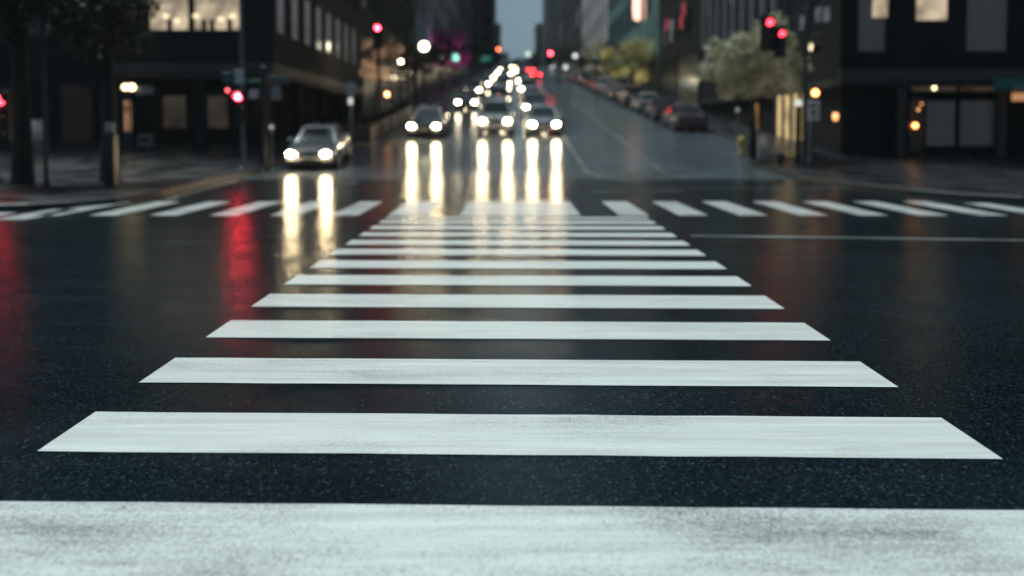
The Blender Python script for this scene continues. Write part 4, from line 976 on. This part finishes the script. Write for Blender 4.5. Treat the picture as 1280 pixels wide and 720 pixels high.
added_uplight('yellow added spotlight under the yellow lit tree', 11.3, 66.4, (9.6, 69.5, 8.4), 700, (1, .85, .52))
# far signals on mast arms
def mast(lab, xpole, Y, x, y, lit, m, s=1.0):
    c = px(x, y, Y); z = gz(xpole, Y); Hh = c.z - z + .55
    t = thing('traffic_light', lab, 'traffic light', (xpole, Y, z), 0, 'signals on mast arms over the street')
    b = MB(); base(b, .14); b.tube([(0, 0, .1), (0, 0, Hh)], [.11, .08], 10); b.build('pole', POLE, t, 40)
    b = MB(); b.tube([(0, 0, Hh - .1), (c.x - xpole, 0, Hh)], [.07, .045], 8); b.build('mast_arm', POLE, t, 40)
    signal_head(t, (c.x - xpole, -.25, c.z - z), lit, m, 3, s)
mast('signal on a mast arm glowing bright red right of the sky gap', 11.1, 92, 688, 67, 'red', emit('far_red', (1, .03, .05), 60), 1.5)
mast('signal on a mast arm glowing orange red left of the sky gap', -6.9, 150, 623, 62, 'red', emit('far_orange', (1, .16, .06), 22), 1.7)
c = px(605, 73, 125); t = mast('signal on a mast arm with a dim green light beside the magenta tree', -6.9, 125, 604, 66, 'green', None, 1.6)
sign('street_name_sign', 'teal green sign hanging beside the magenta tree', px(608, 73, 124.5), 1.5, .7, emit('teal_sign_lit', (.05, .4, .32), .35, (.02, .2, .16)))

# ------------------------------------------------------------------ damp air
hm = bpy.data.materials.new('damp_air'); hm.use_nodes = True; hn = hm.node_tree
hn.nodes.remove(hn.nodes['Principled BSDF'])
pv = N(hn, 'ShaderNodeVolumePrincipled', Density=0.00032, Anisotropy=0.3); pv.inputs['Color'].default_value = (0.80, 0.92, 0.98, 1)
hn.links.new(pv.outputs[0], hn.nodes['Material Output'].inputs['Volume'])
hb = MB(); hb.box((-401, -151, -1.1), (401, 701, 96)); tag(hb.build('haze', hm), kind='stuff')
# ------------------------------------------------------------------ light
w = bpy.data.worlds.new('World'); S.world = w; w.use_nodes = True
nt = w.node_tree; bg = nt.nodes['Background']
SUN_E, SUN_AZ = 64.0, -50.0      # high, ahead of the camera and to the left
sky = N(nt, 'ShaderNodeTexSky', sky_type='NISHITA', sun_disc=False, sun_elevation=R(SUN_E), sun_rotation=R(SUN_AZ), air_density=1.0, dust_density=2.0, ozone_density=2.0)
hs = N(nt, 'ShaderNodeHueSaturation', Saturation=0.42); nt.links.new(sky.outputs[0], hs.inputs['Color'])
tn = N(nt, 'ShaderNodeMix', data_type='RGBA', blend_type='MULTIPLY'); tn.inputs[0].default_value = 1; nt.links.new(hs.outputs[0], tn.inputs[6]); tn.inputs[7].default_value = (0.52, 0.70, 0.78, 1)   # heavy grey cloud
nt.links.new(tn.outputs[2], bg.inputs['Color']); bg.inputs['Strength'].default_value = 0.082
sl = bpy.data.lights.new('sun', 'SUN'); sl.energy = 3.1; sl.angle = R(14); sl.color = (0.91, 1.0, 0.94)
so = bpy.data.objects.new('sun', sl); COL.objects.link(so)
d = Vector((math.sin(R(SUN_AZ)) * math.cos(R(SUN_E)), math.cos(R(SUN_AZ)) * math.cos(R(SUN_E)), math.sin(R(SUN_E))))
so.rotation_euler = d.to_track_quat('Z', 'Y').to_euler()
S.view_settings.view_transform = 'Standard'; S.view_settings.look = 'None'; S.view_settings.exposure = 0.0; S.view_settings.gamma = 1
S.view_settings.use_curve_mapping = False
S.render.engine = 'CYCLES'
S.cycles.use_denoising = True
S.cycles.sample_clamp_indirect = 4.0
S.cycles.max_bounces = 6; S.cycles.glossy_bounces = 4; S.cycles.diffuse_bounces = 3
